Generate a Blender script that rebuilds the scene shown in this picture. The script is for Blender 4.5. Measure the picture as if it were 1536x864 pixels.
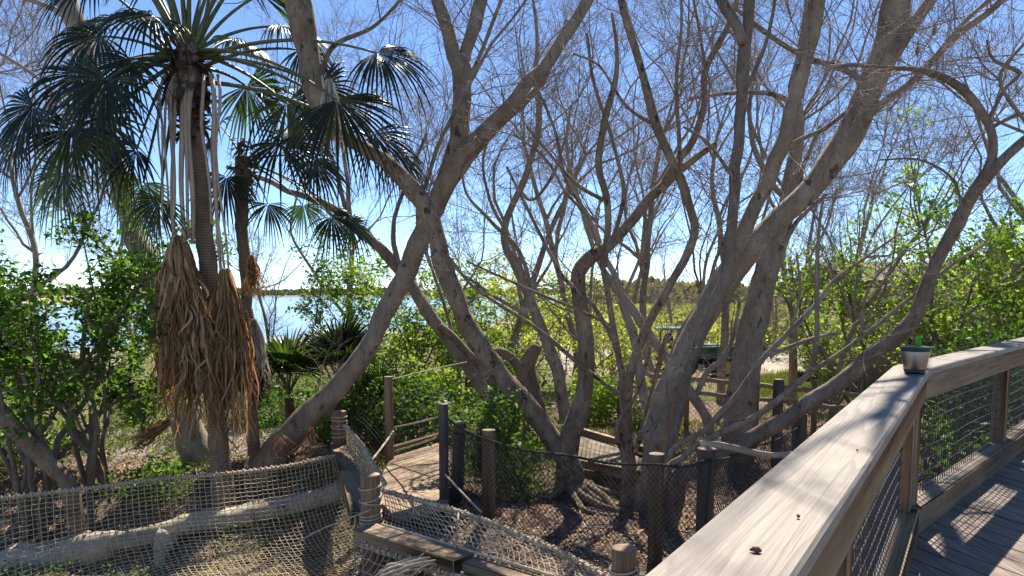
import bpy, math, random
import numpy as np
R = math.radians
for o in list(bpy.data.objects): bpy.data.objects.remove(o)
sc = bpy.context.scene
COL = sc.collection

# ------------------------------------------------------------------ camera, sky, sun, exposure
F = 1109.0; PITCH = R(5.5); CY = 440 + F*math.tan(PITCH)
cam_d = bpy.data.cameras.new('camera'); cam = bpy.data.objects.new('camera', cam_d); COL.objects.link(cam)
cam_d.sensor_width = 36; cam_d.lens = F/1536*36; cam_d.shift_y = (CY-432)/1536
cam_d.clip_start = .05; cam_d.clip_end = 6000
cam.rotation_euler = (R(90)-PITCH, 0, 0); cam.location = (0, 0, 0)
sc.camera = cam
SUN_AZ, SUN_EL = R(12), R(51)
w = bpy.data.worlds.new('World'); sc.world = w; w.use_nodes = True
nt = w.node_tree; bg = nt.nodes['Background']
sky = nt.nodes.new('ShaderNodeTexSky'); sky.sky_type = 'NISHITA'; sky.sun_disc = False
sky.sun_elevation = SUN_EL; sky.sun_rotation = SUN_AZ; sky.air_density = .6; sky.dust_density = 0; sky.ozone_density = 4.8
nt.links.new(sky.outputs[0], bg.inputs[0]); bg.inputs[1].default_value = .09
sd = bpy.data.lights.new('sun', 'SUN'); sd.energy = 4.3; sd.angle = R(.5); sd.color = (1, .91, .78)
so = bpy.data.objects.new('sun', sd); COL.objects.link(so)
so.rotation_euler = (R(90)-SUN_EL, 0, math.pi-SUN_AZ)
sc.view_settings.view_transform = 'Standard'; sc.view_settings.look = 'None'
sc.view_settings.exposure = 1.32; sc.view_settings.gamma = 1; sc.view_settings.use_curve_mapping = False
sc.cycles.max_bounces = 7; sc.cycles.diffuse_bounces = 4; sc.cycles.glossy_bounces = 3
sc.cycles.transmission_bounces = 4; sc.cycles.sample_clamp_indirect = 6
sc.cycles.use_denoising = True
sc.cycles.caustics_reflective = False; sc.cycles.caustics_refractive = False

# ------------------------------------------------------------------ helpers
rng = np.random.default_rng(7)
Z = np.array([0, 0, 1.0])
def unit(v):
    v = np.asarray(v, float); return v/np.maximum(np.linalg.norm(v, axis=-1, keepdims=True), 1e-9)
cp, sp = math.cos(PITCH), math.sin(PITCH)
def ray(px, py):
    u = (px-768)/F; v = -(py-CY)/F
    return np.array([u, cp+v*sp, -sp+v*cp])
def P(px, py, d):                 # the point of the place seen at that spot of the photo, d metres ahead
    r = ray(px, py); return r*d/r[1]
def PZ(px, py, z):                # same, at a given height
    r = ray(px, py); return r*z/r[2]

def mesh(name, V, F_, m=None, parent=None, smooth=False, idx=None):
    """V (n,3); F_ a list of face arrays (k,3)/(k,4) or a list of tuples -> one linked mesh object"""
    V = np.asarray(V, np.float32).reshape(-1, 3)
    me = bpy.data.meshes.new(name)
    if isinstance(F_, np.ndarray): F_ = [F_]
    if len(F_) and isinstance(F_[0], (tuple, list)):
        me.from_pydata(V.tolist(), [], F_)
    else:
        me.vertices.add(len(V)); me.vertices.foreach_set('co', V.ravel())
        lv = np.concatenate([f.ravel() for f in F_]).astype(np.int32)
        sz = np.concatenate([np.full(len(f), f.shape[1]) for f in F_]).astype(np.int32)
        st = np.concatenate([[0], np.cumsum(sz)[:-1]]).astype(np.int32)
        me.loops.add(len(lv)); me.loops.foreach_set('vertex_index', lv)
        me.polygons.add(len(sz)); me.polygons.foreach_set('loop_start', st)
        me.update(calc_edges=True); me.validate()
    for mm in (m if isinstance(m, (list, tuple)) else [m]):
        if mm: me.materials.append(mm)
    if smooth: me.polygons.foreach_set('use_smooth', np.ones(len(me.polygons), bool))
    if idx is not None and len(idx) == len(me.polygons): me.polygons.foreach_set('material_index', np.asarray(idx, np.int32))
    me.update()
    o = bpy.data.objects.new(name, me); COL.objects.link(o)
    if parent is not None: o.parent = parent
    return o
def tag(o, label=None, cat=None, group=None, kind=None):
    if label: o['label'] = label
    if cat: o['category'] = cat
    if group: o['group'] = group
    if kind: o['kind'] = kind
    return o
def thing(name, label, cat, loc=(0, 0, 0), rz=0, group=None):
    o = bpy.data.objects.new(name, None); COL.objects.link(o); o.empty_display_size = .1
    o.location = loc; o.rotation_euler = (0, 0, rz)
    return tag(o, label, cat, group)
def copy_tree(o, parent=None):
    c = o.copy(); COL.objects.link(c); c.parent = parent
    for ch in list(o.children): copy_tree(ch, c)
    return c

class MB:                         # collects pieces of ONE mesh
    def __init__(s): s.v = []; s.f = {3: [], 4: []}; s.i = {3: [], 4: []}; s.n = 0
    def add(s, V, Fs, mi=0):
        V = np.asarray(V, float).reshape(-1, 3)
        for f in (Fs if isinstance(Fs, list) else [Fs]):
            f = np.asarray(f, int)
            if len(f): s.f[f.shape[1]].append(f+s.n); s.i[f.shape[1]].append(np.full(len(f), mi))
        s.v.append(V); s.n += len(V); return s
    def box(s, a, b, mi=0, bev=0.0):
        a = np.minimum(a, b), np.maximum(a, b); lo, hi = np.asarray(a[0], float), np.asarray(a[1], float)
        if bev <= 0:
            V = np.array([[(lo, hi)[i][0], (lo, hi)[j][1], (lo, hi)[k][2]] for i in (0, 1) for j in (0, 1) for k in (0, 1)])
            return s.add(V, np.array([(0, 1, 3, 2), (4, 6, 7, 5), (0, 4, 5, 1), (2, 3, 7, 6), (0, 2, 6, 4), (1, 5, 7, 3)]), mi)
        # chamfered box: 24 verts
        V = []; ix = {}
        for i in (0, 1):
            for j in (0, 1):
                for k in (0, 1):
                    c = np.array([(lo, hi)[i][0], (lo, hi)[j][1], (lo, hi)[k][2]]); sg = np.array([1-2*i, 1-2*j, 1-2*k])
                    for ax in range(3):
                        p = c + bev*sg; p[ax] = c[ax]; ix[i, j, k, ax] = len(V); V.append(p)
        q = []; t = []
        for ax in range(3):
            o1, o2 = [(1, 2), (0, 2), (0, 1)][ax]
            for sgn in (0, 1):
                r = []
                for (a1, a2) in ((0, 0), (1, 0), (1, 1), (0, 1)):
                    k = [0, 0, 0]; k[ax] = sgn; k[o1] = a1; k[o2] = a2; r.append(ix[k[0], k[1], k[2], ax])
                q.append(r)
            for a1 in (0, 1):
                for a2 in (0, 1):
                    k0 = [0, 0, 0]; k0[o1] = a1; k0[o2] = a2; k1 = list(k0); k0[ax] = 0; k1[ax] = 1
                    q.append([ix[(*k0, o1)], ix[(*k0, o2)], ix[(*k1, o2)], ix[(*k1, o1)]])
        for i in (0, 1):
            for j in (0, 1):
                for k in (0, 1): t.append([ix[i, j, k, 0], ix[i, j, k, 1], ix[i, j, k, 2]])
        return s.add(V, [np.array(q), np.array(t)], mi)
    def obox(s, A, B, wd, ht, mi=0, bev=.006, up=Z):   # a squared timber from A to B (centre line)
        A = np.asarray(A, float); B = np.asarray(B, float); L = np.linalg.norm(B-A); x = (B-A)/L
        y = unit(np.cross(up, x)); z = np.cross(x, y)
        m = MB().box((0, -wd/2, -ht/2), (L, wd/2, ht/2), 0, bev)
        for V in m.v: V[:] = A + V[:, :1]*x + V[:, 1:2]*y + V[:, 2:]*z
        s.add(m.v[0], [np.concatenate(m.f[4])] + ([np.concatenate(m.f[3])] if m.f[3] else []), mi); return s
    def tube(s, pts, rad, S=8, mi=0, cap=True):
        pts = np.asarray(pts, float); K = len(pts); rad = np.broadcast_to(np.asarray(rad, float), (K,))
        V, q = tubes(pts[None], rad[None], S)
        t = []
        if cap:
            V = np.concatenate([V, pts[:1], pts[-1:]]); n = K*S
            t = [[n, (j+1) % S, j] for j in range(S)] + [[n+1, (K-1)*S+j, (K-1)*S+(j+1) % S] for j in range(S)]
        return s.add(V, [q] + ([np.array(t)] if t else []), mi)
    def lathe(s, prof, c=(0, 0, 0), S=32, mi=0):       # (r, z) profile about the vertical
        a = np.linspace(0, 2*np.pi, S, endpoint=False); V = []
        for r, z in prof: V.append(np.stack([c[0]+r*np.cos(a), c[1]+r*np.sin(a), np.full(S, c[2]+z)], 1))
        q = [[i*S+j, i*S+(j+1) % S, (i+1)*S+(j+1) % S, (i+1)*S+j] for i in range(len(prof)-1) for j in range(S)]
        return s.add(np.concatenate(V), np.array(q), mi)
    def build(s, name, m, parent=None, smooth=False):
        Fs = []; idx = []
        for k in (4, 3):
            if s.f[k]: Fs.append(np.concatenate(s.f[k])); idx.append(np.concatenate(s.i[k]))
        return mesh(name, np.concatenate(s.v), Fs, m, parent, smooth, np.concatenate(idx))

def tubes(pts, rad, S=3):
    """pts (N,K,3), rad (N,K) -> verts, quads"""
    N, K, _ = pts.shape
    t = unit(np.gradient(pts, axis=1))
    d = unit(pts[:, -1]-pts[:, 0]); ref = rng.normal(size=(N, 3)); ref -= (ref*d).sum(1, keepdims=True)*d; ref = unit(ref)
    e1 = unit(np.cross(t, ref[:, None, :])); e2 = np.cross(t, e1)
    a = np.arange(S)*2*np.pi/S
    V = pts[:, :, None, :] + rad[:, :, None, None]*(np.cos(a)[:, None]*e1[:, :, None, :] + np.sin(a)[:, None]*e2[:, :, None, :])
    b = (np.arange(N)*K*S)[:, None, None] + (np.arange(K-1)*S)[None, :, None]; j = np.arange(S)[None, None, :]; j2 = (j+1) % S
    q = np.stack([b+j, b+j2, b+S+j2, b+S+j], -1).reshape(-1, 4)
    return V.reshape(-1, 3), q
def spline(pts, step, closed=False):
    """Catmull-Rom resample of (n,m) control rows (first 3 columns are the position)"""
    p = np.asarray(pts, float); n = len(p); q = np.vstack([2*p[0]-p[1], p, 2*p[-1]-p[-2]]); out = []
    for i in range(n-1):
        p0, p1, p2, p3 = q[i], q[i+1], q[i+2], q[i+3]
        k = max(1, int(np.linalg.norm((p2-p1)[:3])/step)); t = np.linspace(0, 1, k, endpoint=False)[:, None]
        out.append(.5*((2*p1)+(-p0+p2)*t+(2*p0-5*p1+4*p2-p3)*t*t+(-p0+3*p1-3*p2+p3)*t**3))
    return np.vstack(out+[p[-1:]])
def grow(Pt, D, L, K, wig, up=0.0, pull=None):
    N = len(Pt); out = np.empty((N, K, 3)); out[:, 0] = Pt; D = unit(D); st = (L/(K-1))[:, None]
    for k in range(1, K):
        D = unit(D + wig*rng.normal(size=(N, 3)) + np.array([0, 0, up]))
        out[:, k] = out[:, k-1] + st*D
    return out
def branch_from(pts, rad, n, lo=.2, hi=1.0, ang=(25, 70)):
    """n random origins on each of a set of polylines (N,K,3): origin, direction, parent radius"""
    N, K, _ = pts.shape; n = N*n if np.isscalar(n) else int(n)
    i = rng.integers(0, N, n); u = rng.uniform(lo, hi, n)*(K-1.001); k = u.astype(int); f = (u-k)[:, None]
    p = pts[i, k]*(1-f)+pts[i, k+1]*f; t = unit(pts[i, k+1]-pts[i, k])
    s = rng.normal(size=(n, 3)); s -= (s*t).sum(1, keepdims=True)*t; s = unit(s)
    a = np.radians(rng.uniform(*ang, n))[:, None]
    return p, t*np.cos(a)+s*np.sin(a), rad[i, k], u/(K-1)

def leaves(C, size, fold=.18, flat=.6, asp=.55, jit=.25):
    """one small folded leaf face per centre"""
    n = len(C); nrm = unit(rng.normal(size=(n, 3))*(1-flat)+Z*flat*rng.choice([1, 1, .3], n)[:, None])
    d = rng.normal(size=(n, 3)); d -= (d*nrm).sum(1, keepdims=True)*nrm; d = unit(d); s = np.cross(nrm, d)
    L = (size*rng.uniform(1-jit*1.6, 1+jit*1.6, n))[:, None]; W = L*asp
    V = np.stack([C-d*L*.5, C+s*W*.5+d*L*.05+nrm*W*fold, C+d*L*.5, C-s*W*.5+d*L*.05+nrm*W*fold], 1).reshape(-1, 3)
    return V, np.arange(n*4).reshape(-1, 4)

# ------------------------------------------------------------------ materials
def newmat(name):
    m = bpy.data.materials.new(name); m.use_nodes = True; t = m.node_tree; return m, t, t.nodes['Principled BSDF']
def N(t, typ, **kw):
    n = t.nodes.new(typ)
    for k, v in kw.items(): setattr(n, k, v)
    return n
def ramp(t, src, stops):
    r = N(t, 'ShaderNodeValToRGB'); e = r.color_ramp.elements
    while len(e) < len(stops): e.new(.5)
    for el, (p, c) in zip(e, stops): el.position = p; el.color = (*c, 1)
    t.links.new(src, r.inputs[0]); return r.outputs[0]
def noise(t, scale, stretch=(1, 1, 1), detail=6, rough=.6, coord='Object', dist=0):
    tc = N(t, 'ShaderNodeTexCoord'); mp = N(t, 'ShaderNodeMapping'); mp.inputs['Scale'].default_value = stretch
    t.links.new(tc.outputs[coord], mp.inputs[0]); n = N(t, 'ShaderNodeTexNoise')
    n.inputs['Scale'].default_value = scale; n.inputs['Detail'].default_value = detail; n.inputs['Roughness'].default_value = rough
    n.inputs['Distortion'].default_value = dist
    t.links.new(mp.outputs[0], n.inputs['Vector']); return n.outputs['Fac']
def mixc(t, fac, a, b, mode='MIX'):
    m = N(t, 'ShaderNodeMix', data_type='RGBA', blend_type=mode)
    for s, v in ((m.inputs[0], fac), (m.inputs[6], a), (m.inputs[7], b)):
        if hasattr(v, 'links'): t.links.new(v, s)
        elif isinstance(v, tuple): s.default_value = (*v, 1)
        else: s.default_value = v
    return m.outputs[2]
def bump(t, b, h, dist=.01, strength=.6):
    n = N(t, 'ShaderNodeBump'); n.inputs['Strength'].default_value = strength; n.inputs['Distance'].default_value = dist
    t.links.new(h, n.inputs['Height']); t.links.new(n.outputs[0], b.inputs['Normal'])
def mottled(name, c0, c1, c2, scale=5, stretch=(1, 1, 1), rough=.85, bd=.01, fine=6, spots=None, coord='Object', crack=0):
    m, t, b = newmat(name)
    a = noise(t, scale, stretch, coord=coord); f = noise(t, scale*fine, stretch, 5, .7, coord)
    col = ramp(t, a, [(.3, c0), (.5, c1), (.7, c2)])
    fr = ramp(t, f, [(.3, (.62, .62, .62)), (.62, (1.1, 1.1, 1.1))]); col = mixc(t, .8, col, fr, 'MULTIPLY')
    if spots:
        s = noise(t, spots[1], (1, 1, .6), 3, .6, coord); sm = ramp(t, s, [(spots[2], (0, 0, 0)), (spots[2]+.05, (1, 1, 1))])
        col = mixc(t, sm, col, spots[0])
    if crack:                      # lengthwise and ring cracks, pale lichen
        ck = noise(t, scale*3.2, (1, 1, .22), 4, .75, coord, .6); col = mixc(t, ramp(t, ck, [(.34, (.75, .75, .75)), (.43, (0, 0, 0))]), col, tuple(x*.3 for x in c0))
        li = noise(t, scale*2.1, (1, 1, 1), 6, .75, coord); col = mixc(t, ramp(t, li, [(.60, (0, 0, 0)), (.68, (.55, .55, .55))]), col, (c2[0]*1.25, c2[1]*1.28, c2[2]*1.25))
        ad = N(t, 'ShaderNodeMath', operation='MULTIPLY'); t.links.new(ck, ad.inputs[0]); t.links.new(f, ad.inputs[1]); f = ad.outputs[0]
    t.links.new(col, b.inputs['Base Color']); b.inputs['Roughness'].default_value = rough
    bump(t, b, f, bd, .7); return m
def woodmat(name, dark, mid, light, axis=0, scale=1.0, rough=.75, bd=.002, knots=True):
    m, t, b = newmat(name); st = [9, 9, 9]; st[axis] = .55
    g = noise(t, 2.2*scale, st, 8, .62, dist=1.2); st2 = [70, 70, 70]; st2[axis] = 1.6
    fine = noise(t, 2*scale, st2, 4, .7); big = noise(t, 1.3, (1, 1, 1), 3)
    col = ramp(t, g, [(.28, dark), (.46, mid), (.66, light)])
    col = mixc(t, .55, col, ramp(t, fine, [(.3, (.45, .43, .4)), (.55, (1.08, 1.08, 1.08))]), 'MULTIPLY')
    col = mixc(t, .6, col, ramp(t, big, [(.3, (.72, .72, .74)), (.7, (1.15, 1.13, 1.1))]), 'MULTIPLY')
    t.links.new(col, b.inputs['Base Color']); b.inputs['Roughness'].default_value = rough; bump(t, b, fine, bd, .6); return m
def capmat(name):                 # broad flat-sawn board with cathedral grain
    m, t, b = newmat(name)
    tc = N(t, 'ShaderNodeTexCoord'); mp = N(t, 'ShaderNodeMapping'); mp.inputs['Scale'].default_value = (.16, 3.0, 1)
    t.links.new(tc.outputs['Object'], mp.inputs[0])
    wv = N(t, 'ShaderNodeTexNoise'); wv.inputs['Scale'].default_value = 3.2; wv.inputs['Detail'].default_value = 2; wv.inputs['Roughness'].default_value = .4
    t.links.new(mp.outputs[0], wv.inputs['Vector'])
    mu = N(t, 'ShaderNodeMath', operation='MULTIPLY'); mu.inputs[1].default_value = 11; t.links.new(wv.outputs['Fac'], mu.inputs[0])
    fr = N(t, 'ShaderNodeMath', operation='FRACT'); t.links.new(mu.outputs[0], fr.inputs[0])
    ring = ramp(t, fr.outputs[0], [(.0, (.235, .203, .166)), (.6, (.21, .18, .146)), (.9, (.142, .115, .09)), (1, (.27, .222, .18))])
    fine = noise(t, 2, (1.6, 75, 75), 4, .7); big = noise(t, 2.0, (1, 2, 1), 4)
    crack = noise(t, 3, (.9, 60, 60), 2, .5)
    col = mixc(t, .75, ring, ramp(t, fine, [(.3, (.55, .53, .5)), (.55, (1.1, 1.1, 1.1))]), 'MULTIPLY')
    col = mixc(t, .5, col, ramp(t, big, [(.3, (.78, .77, .76)), (.7, (1.12, 1.1, 1.08))]), 'MULTIPLY')
    col = mixc(t, ramp(t, crack, [(.655, (0, 0, 0)), (.71, (.75, .75, .75))]), col, (.10, .075, .06))
    t.links.new(col, b.inputs['Base Color']); b.inputs['Roughness'].default_value = .6; bump(t, b, fine, .002, .5); return m
def leafmat(name, c0, c1, c2, trans=.5, gloss=.5, tcol=None, spec=.3):
    m, t, b = newmat(name); g = N(t, 'ShaderNodeNewGeometry')
    col = ramp(t, g.outputs['Random Per Island'], [(.0, c0), (.55, c1), (1, c2)])
    b.inputs['Roughness'].default_value = gloss; b.inputs['Specular IOR Level'].default_value = spec
    t.links.new(col, b.inputs['Base Color'])
    tr = N(t, 'ShaderNodeBsdfTranslucent'); tc = mixc(t, 1.0, col, tcol or (1.6, 1.7, .6), 'MULTIPLY'); t.links.new(tc, tr.inputs[0])
    mx = N(t, 'ShaderNodeMixShader'); mx.inputs[0].default_value = trans
    t.links.new(b.outputs[0], mx.inputs[1]); t.links.new(tr.outputs[0], mx.inputs[2]); t.links.new(mx.outputs[0], t.nodes['Material Output'].inputs[0]); return m
def plain(name, c, rough=.5, metal=0.0, var=.0, scale=20):
    m, t, b = newmat(name); b.inputs['Roughness'].default_value = rough; b.inputs['Metallic'].default_value = metal
    if var:
        n = noise(t, scale); lo = tuple(x*(1-var) for x in c); hi = tuple(x*(1+var) for x in c)
        t.links.new(ramp(t, n, [(.3, lo), (.7, hi)]), b.inputs['Base Color'])
    else: b.inputs['Base Color'].default_value = (*c, 1)
    return m

BARK_GREY = mottled('smooth grey bark', (0.183, 0.134, 0.092), (0.275, 0.210, 0.148), (0.390, 0.312, 0.226), 4.5, (1, 1, .6), .88, .014, 9, ((.085, .06, .045), 6, .63), crack=1)
BARK_PALE = mottled('pale grey bark', (0.241, 0.193, 0.141), (0.333, 0.272, 0.203), (0.437, 0.369, 0.283), 4, (1, 1, .6), .88, .012, 9, ((.17, .15, .13), 6, .66), crack=1)
BARK_BROWN = mottled('flaking brown bark', (0.138, 0.087, 0.053), (0.231, 0.163, 0.105), (0.350, 0.268, 0.184), 5, (1, 1, .45), .92, .014, 6, ((.065, .042, .03), 9, .60), crack=1)
BARK_DARK = mottled('dark bark', (0.111, 0.082, 0.060), (0.189, 0.142, 0.102), (0.280, 0.220, 0.160), 5, (1, 1, .5), .9, .016, 7, crack=1)
TWIG = mottled('twig bark', (0.163, 0.124, 0.104), (0.250, 0.196, 0.164), (0.375, 0.309, 0.256), 1.5, rough=.8, bd=.001)
TWIG_GREY = mottled('grey twig bark', (0.192, 0.160, 0.136), (0.288, 0.245, 0.209), (0.432, 0.382, 0.324), 1.5, rough=.8, bd=.001)
LOG_PALE = mottled('barkless pale log', (0.302, 0.250, 0.174), (0.432, 0.365, 0.264), (0.540, 0.465, 0.348), 3, (.5, 1, 1), .8, .008, 8, ((.16, .14, .12), 5, .64), crack=1)
POST = woodmat('weathered post timber', (.105, .06, .034), (.20, .125, .075), (.31, .21, .13), 2, 1.0, .85, .006)
POST_DARK = woodmat('dark post timber', (0.039, 0.033, 0.029), (0.078, 0.065, 0.056), (0.130, 0.111, 0.098), 2, 1.0, .9, .006)  # darker, greyer timber than the plain posts
def endgrain(name):
    m, t, b = newmat(name); tc = N(t, 'ShaderNodeTexCoord'); wv = N(t, 'ShaderNodeTexWave', wave_type='RINGS', rings_direction='Z')
    wv.inputs['Scale'].default_value = 26; wv.inputs['Distortion'].default_value = 3; wv.inputs['Detail'].default_value = 3
    t.links.new(tc.outputs['Object'], wv.inputs[0]); n = noise(t, 9)
    col = mixc(t, .7, ramp(t, wv.outputs['Fac'], [(0, (.27, .18, .115)), (1, (.52, .39, .28))]), ramp(t, n, [(.3, (.55, .5, .48)), (.7, (1.15, 1.1, 1.1))]), 'MULTIPLY')
    t.links.new(col, b.inputs['Base Color']); b.inputs['Roughness'].default_value = .85; return m
ENDGRAIN = endgrain('sawn post end')
DECKWOOD = woodmat('grey deck board', (0.085, 0.075, 0.070), (0.145, 0.130, 0.120), (0.215, 0.195, 0.185), 0, 1.0, .8, .003)
PLATWOOD = woodmat('tan platform board', (.19, .125, .075), (.30, .205, .13), (.40, .29, .195), 0, 1.0, .8, .003)
BEAMWOOD = woodmat('weathered beam timber', (.15, .105, .065), (.26, .19, .12), (.38, .30, .205), 0, 1.0, .8, .004)
RAILWOOD = woodmat('sun bleached rail timber', (.15, .105, .070), (.235, .172, .115), (.32, .25, .175), 0, .8, .7, .002)
POSTRAIL = woodmat('warm rail post timber', (.15, .098, .060), (.24, .165, .10), (.32, .235, .155), 2, .8, .7, .002)
CAPWOOD = capmat('flat sawn cap board')
ROPE = mottled('braided pale rope', (0.357, 0.279, 0.185), (0.525, 0.421, 0.292), (0.672, 0.559, 0.404), 14, rough=.95, bd=.004, fine=8)
ROPE_TAN = mottled('net cord', (0.410, 0.321, 0.198), (0.572, 0.459, 0.302), (0.713, 0.592, 0.405), 5, rough=.95, bd=.002, fine=8)
ROPE_BLACK = mottled('black rope', (.018, .017, .017), (.03, .028, .027), (.055, .05, .048), 14, rough=.9, bd=.004, fine=8)
NETBLACK = plain('black netting cord', (.022, .021, .022), .7)
WIRE = plain('dark coated wire', (.028, .028, .036), .38, .0)
LEAF_DARK = leafmat('deep green leaf', (0.036, 0.082, 0.013), (0.072, 0.150, 0.024), (0.138, 0.240, 0.043), .55, .5)
LEAF_MID = leafmat('mid green leaf', (0.048, 0.108, 0.017), (0.096, 0.186, 0.031), (0.168, 0.276, 0.054), .55, .5)
LEAF_LIME = leafmat('lime green leaf', (0.108, 0.180, 0.026), (0.192, 0.288, 0.048), (0.312, 0.396, 0.084), .6, .5)
LEAF_YELLOW = leafmat('yellow green leaf', (0.230, 0.276, 0.057), (0.345, 0.380, 0.092), (0.483, 0.483, 0.149), .6, .5)
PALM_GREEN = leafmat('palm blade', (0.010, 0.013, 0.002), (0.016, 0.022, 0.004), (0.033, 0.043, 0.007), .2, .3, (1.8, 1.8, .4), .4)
PALM_LIGHTER = leafmat('lighter palm blade', (0.021, 0.042, 0.013), (0.038, 0.070, 0.020), (0.070, 0.105, 0.032), .4, .3, (1.6, 1.7, .5), .55)  # greener, paler blade colour than the main palm blade
PALM_DEAD = leafmat('dead palm blade', (.13, .062, .028), (.37, .225, .11), (.62, .44, .25), .3, .75, (1.2, 1.0, .8), .15)
PALM_GREYDEAD = leafmat('bleached palm blade', (.30, .27, .22), (.44, .40, .33), (.58, .54, .46), .2, .7, (1.1, 1.0, .85), .15)
PETIOLE = mottled('green palm stalk', (.05, .065, .02), (.09, .105, .035), (.15, .15, .06), 6, rough=.4, bd=.001)
PETIOLE_DEAD = mottled('dry palm stalk', (0.281, 0.199, 0.132), (0.410, 0.314, 0.220), (0.540, 0.427, 0.312), 4, (1, 1, .3), .7, .002)
BOOT = mottled('fibrous palm boot', (.055, .03, .022), (.12, .065, .042), (.22, .14, .09), 9, (1, 1, .4), .95, .01)
def palmtrunk():
    m, t, b = newmat('ringed palm trunk'); tc = N(t, 'ShaderNodeTexCoord'); wv = N(t, 'ShaderNodeTexWave', wave_type='BANDS', bands_direction='Z')
    wv.inputs['Scale'].default_value = 8.5; wv.inputs['Distortion'].default_value = 2.2; wv.inputs['Detail'].default_value = 3; wv.inputs['Detail Scale'].default_value = 2.5
    t.links.new(tc.outputs['Object'], wv.inputs[0]); n = noise(t, 6, (1, 1, .5))
    col = mixc(t, .55, ramp(t, n, [(.3, (.19, .125, .085)), (.7, (.36, .27, .20))]), ramp(t, wv.outputs['Fac'], [(0, (.5, .46, .42)), (.6, (1.1, 1.1, 1.1))]), 'MULTIPLY')
    t.links.new(col, b.inputs['Base Color']); b.inputs['Roughness'].default_value = .9; bump(t, b, wv.outputs['Fac'], .02, .8); return m
PALM_TRUNK = palmtrunk()

# ------------------------------------------------------------------ ground, lake, far shore
LAKE_Z = -3.55
def shore_x(y): return np.interp(y, [18, 30, 37.7, 75, 188, 700, 3000], [-70, -36, -26, -4.6, 5, 60, 240])
def lakeness(x, y):               # 1 in the lake, 0 on land
    d = (shore_x(y)-x)/(2.5+.04*y); s = np.clip(d+.5, 0, 1); s = s*s*(3-2*s)
    s = s*np.clip((880-y)/30, 0, 1)                                     # far shore
    pen = np.clip((y-225)/15, 0, 1)*np.clip((-.49*y-x)/12, 0, 1)        # built-up point on the left
    return s*(1-pen)
def hills(x, y):
    return .07*np.sin(x*.9+1.3)*np.cos(y*.8)+.05*np.sin(x*2.1+y*1.7)+.03*np.sin(3.9*x-2.2*y+1)
def gz(x, y):
    x = np.asarray(x, float); y = np.asarray(y, float)
    near = -2.68 - .85*np.clip((-.9-x)/1.2, 0, 1)*np.clip((11.6-y)/2.2, 0, 1) - .12*np.clip((-x-2)/4, 0, 1)
    far = -2.85-.35*np.clip((y-25)/40, 0, 1)
    t = np.clip((y-13)/10, 0, 1); land = near*(1-t)+far*t + hills(x, y)*np.where(y < 60, 1, .5)
    land = land + .45*np.clip((y-885)/60, 0, 1)
    l = lakeness(x, y); return land*(1-l)+(-4.6)*l
ax = np.concatenate([-np.geomspace(16, 2600, 46)[::-1], np.arange(-15.8, 15.9, .22), np.geomspace(16, 2600, 46)])
ay = np.concatenate([np.arange(-6, 20, .22), np.geomspace(20.2, 4000, 120)])
gx, gy = np.meshgrid(ax, ay); G = np.stack([gx, gy, gz(gx, gy)], -1)
nx, ny = len(ax), len(ay); ii = (np.arange(ny-1)[:, None]*nx+np.arange(nx-1)[None]).ravel()
def groundmat():
    m, t, b = newmat('woodland floor'); 
    a1 = N(t, 'ShaderNodeAttribute', attribute_name='sand'); a2 = N(t, 'ShaderNodeAttribute', attribute_name='grass')
    n1 = noise(t, 1.2); n2 = noise(t, 14, detail=8, rough=.7); n3 = noise(t, 70, detail=4, rough=.7); n4 = noise(t, .35, detail=5)
    lit = ramp(t, n2, [(.3, (.11, .075, .05)), (.5, (.235, .17, .12)), (.7, (.39, .31, .24))])
    lit = mixc(t, .7, lit, ramp(t, n3, [(.32, (.45, .43, .42)), (.62, (1.25, 1.2, 1.2))]), 'MULTIPLY')
    sand = mixc(t, .6, ramp(t, n1, [(.3, (.34, .28, .22)), (.7, (.47, .41, .34))]), ramp(t, n3, [(.3, (.7, .7, .7)), (.65, (1.1, 1.1, 1.1))]), 'MULTIPLY')
    gr = mixc(t, .6, ramp(t, n2, [(.3, (.07, .09, .025)), (.5, (.13, .145, .045)), (.7, (.24, .22, .09))]), ramp(t, n3, [(.3, (.55, .55, .5)), (.65, (1.15, 1.15, 1.1))]), 'MULTIPLY')
    def soft(att, lo, hi):
        ad = N(t, 'ShaderNodeMath', operation='ADD'); t.links.new(att.outputs['Fac'], ad.inputs[0])
        sb = N(t, 'ShaderNodeMath', operation='SUBTRACT'); t.links.new(n1, sb.inputs[0]); sb.inputs[1].default_value = .5
        t.links.new(sb.outputs[0], ad.inputs[1]); return ramp(t, ad.outputs[0], [(lo, (0, 0, 0)), (hi, (1, 1, 1))])
    c = mixc(t, soft(a1, .35, .6), lit, sand); c = mixc(t, soft(a2, .4, .62), c, gr)
    t.links.new(c, b.inputs['Base Color']); b.inputs['Roughness'].default_value = .95; b.inputs['Specular IOR Level'].default_value = .1
    bump(t, b, n3, .02, .8); return m
ground = tag(mesh('ground', G, np.stack([ii, ii+1, ii+nx+1, ii+nx], 1), groundmat(), smooth=True), kind='structure')
def att(name, v):
    a = ground.data.attributes.new(name, 'FLOAT', 'POINT'); a.data.foreach_set('value', v.ravel().astype(np.float32))
sdist = gx-shore_x(gy)
path = np.exp(-((gy-(32+.12*np.abs(gx-11)))/6.5)**2)*(gx > 2)                    # pale gravel drive on the right
path2 = np.exp(-((gy-(15.5+.3*gx+.1*gx*gx*.2))/2.0)**2)*(gx < -2.5)*(gx > -14)           # trodden sandy strip, left
att('sand', np.clip(path+path2+np.clip((sdist < 14+.1*gy)*(gy > 24)*1.0, 0, 1)*.7, 0, 1))
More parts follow.
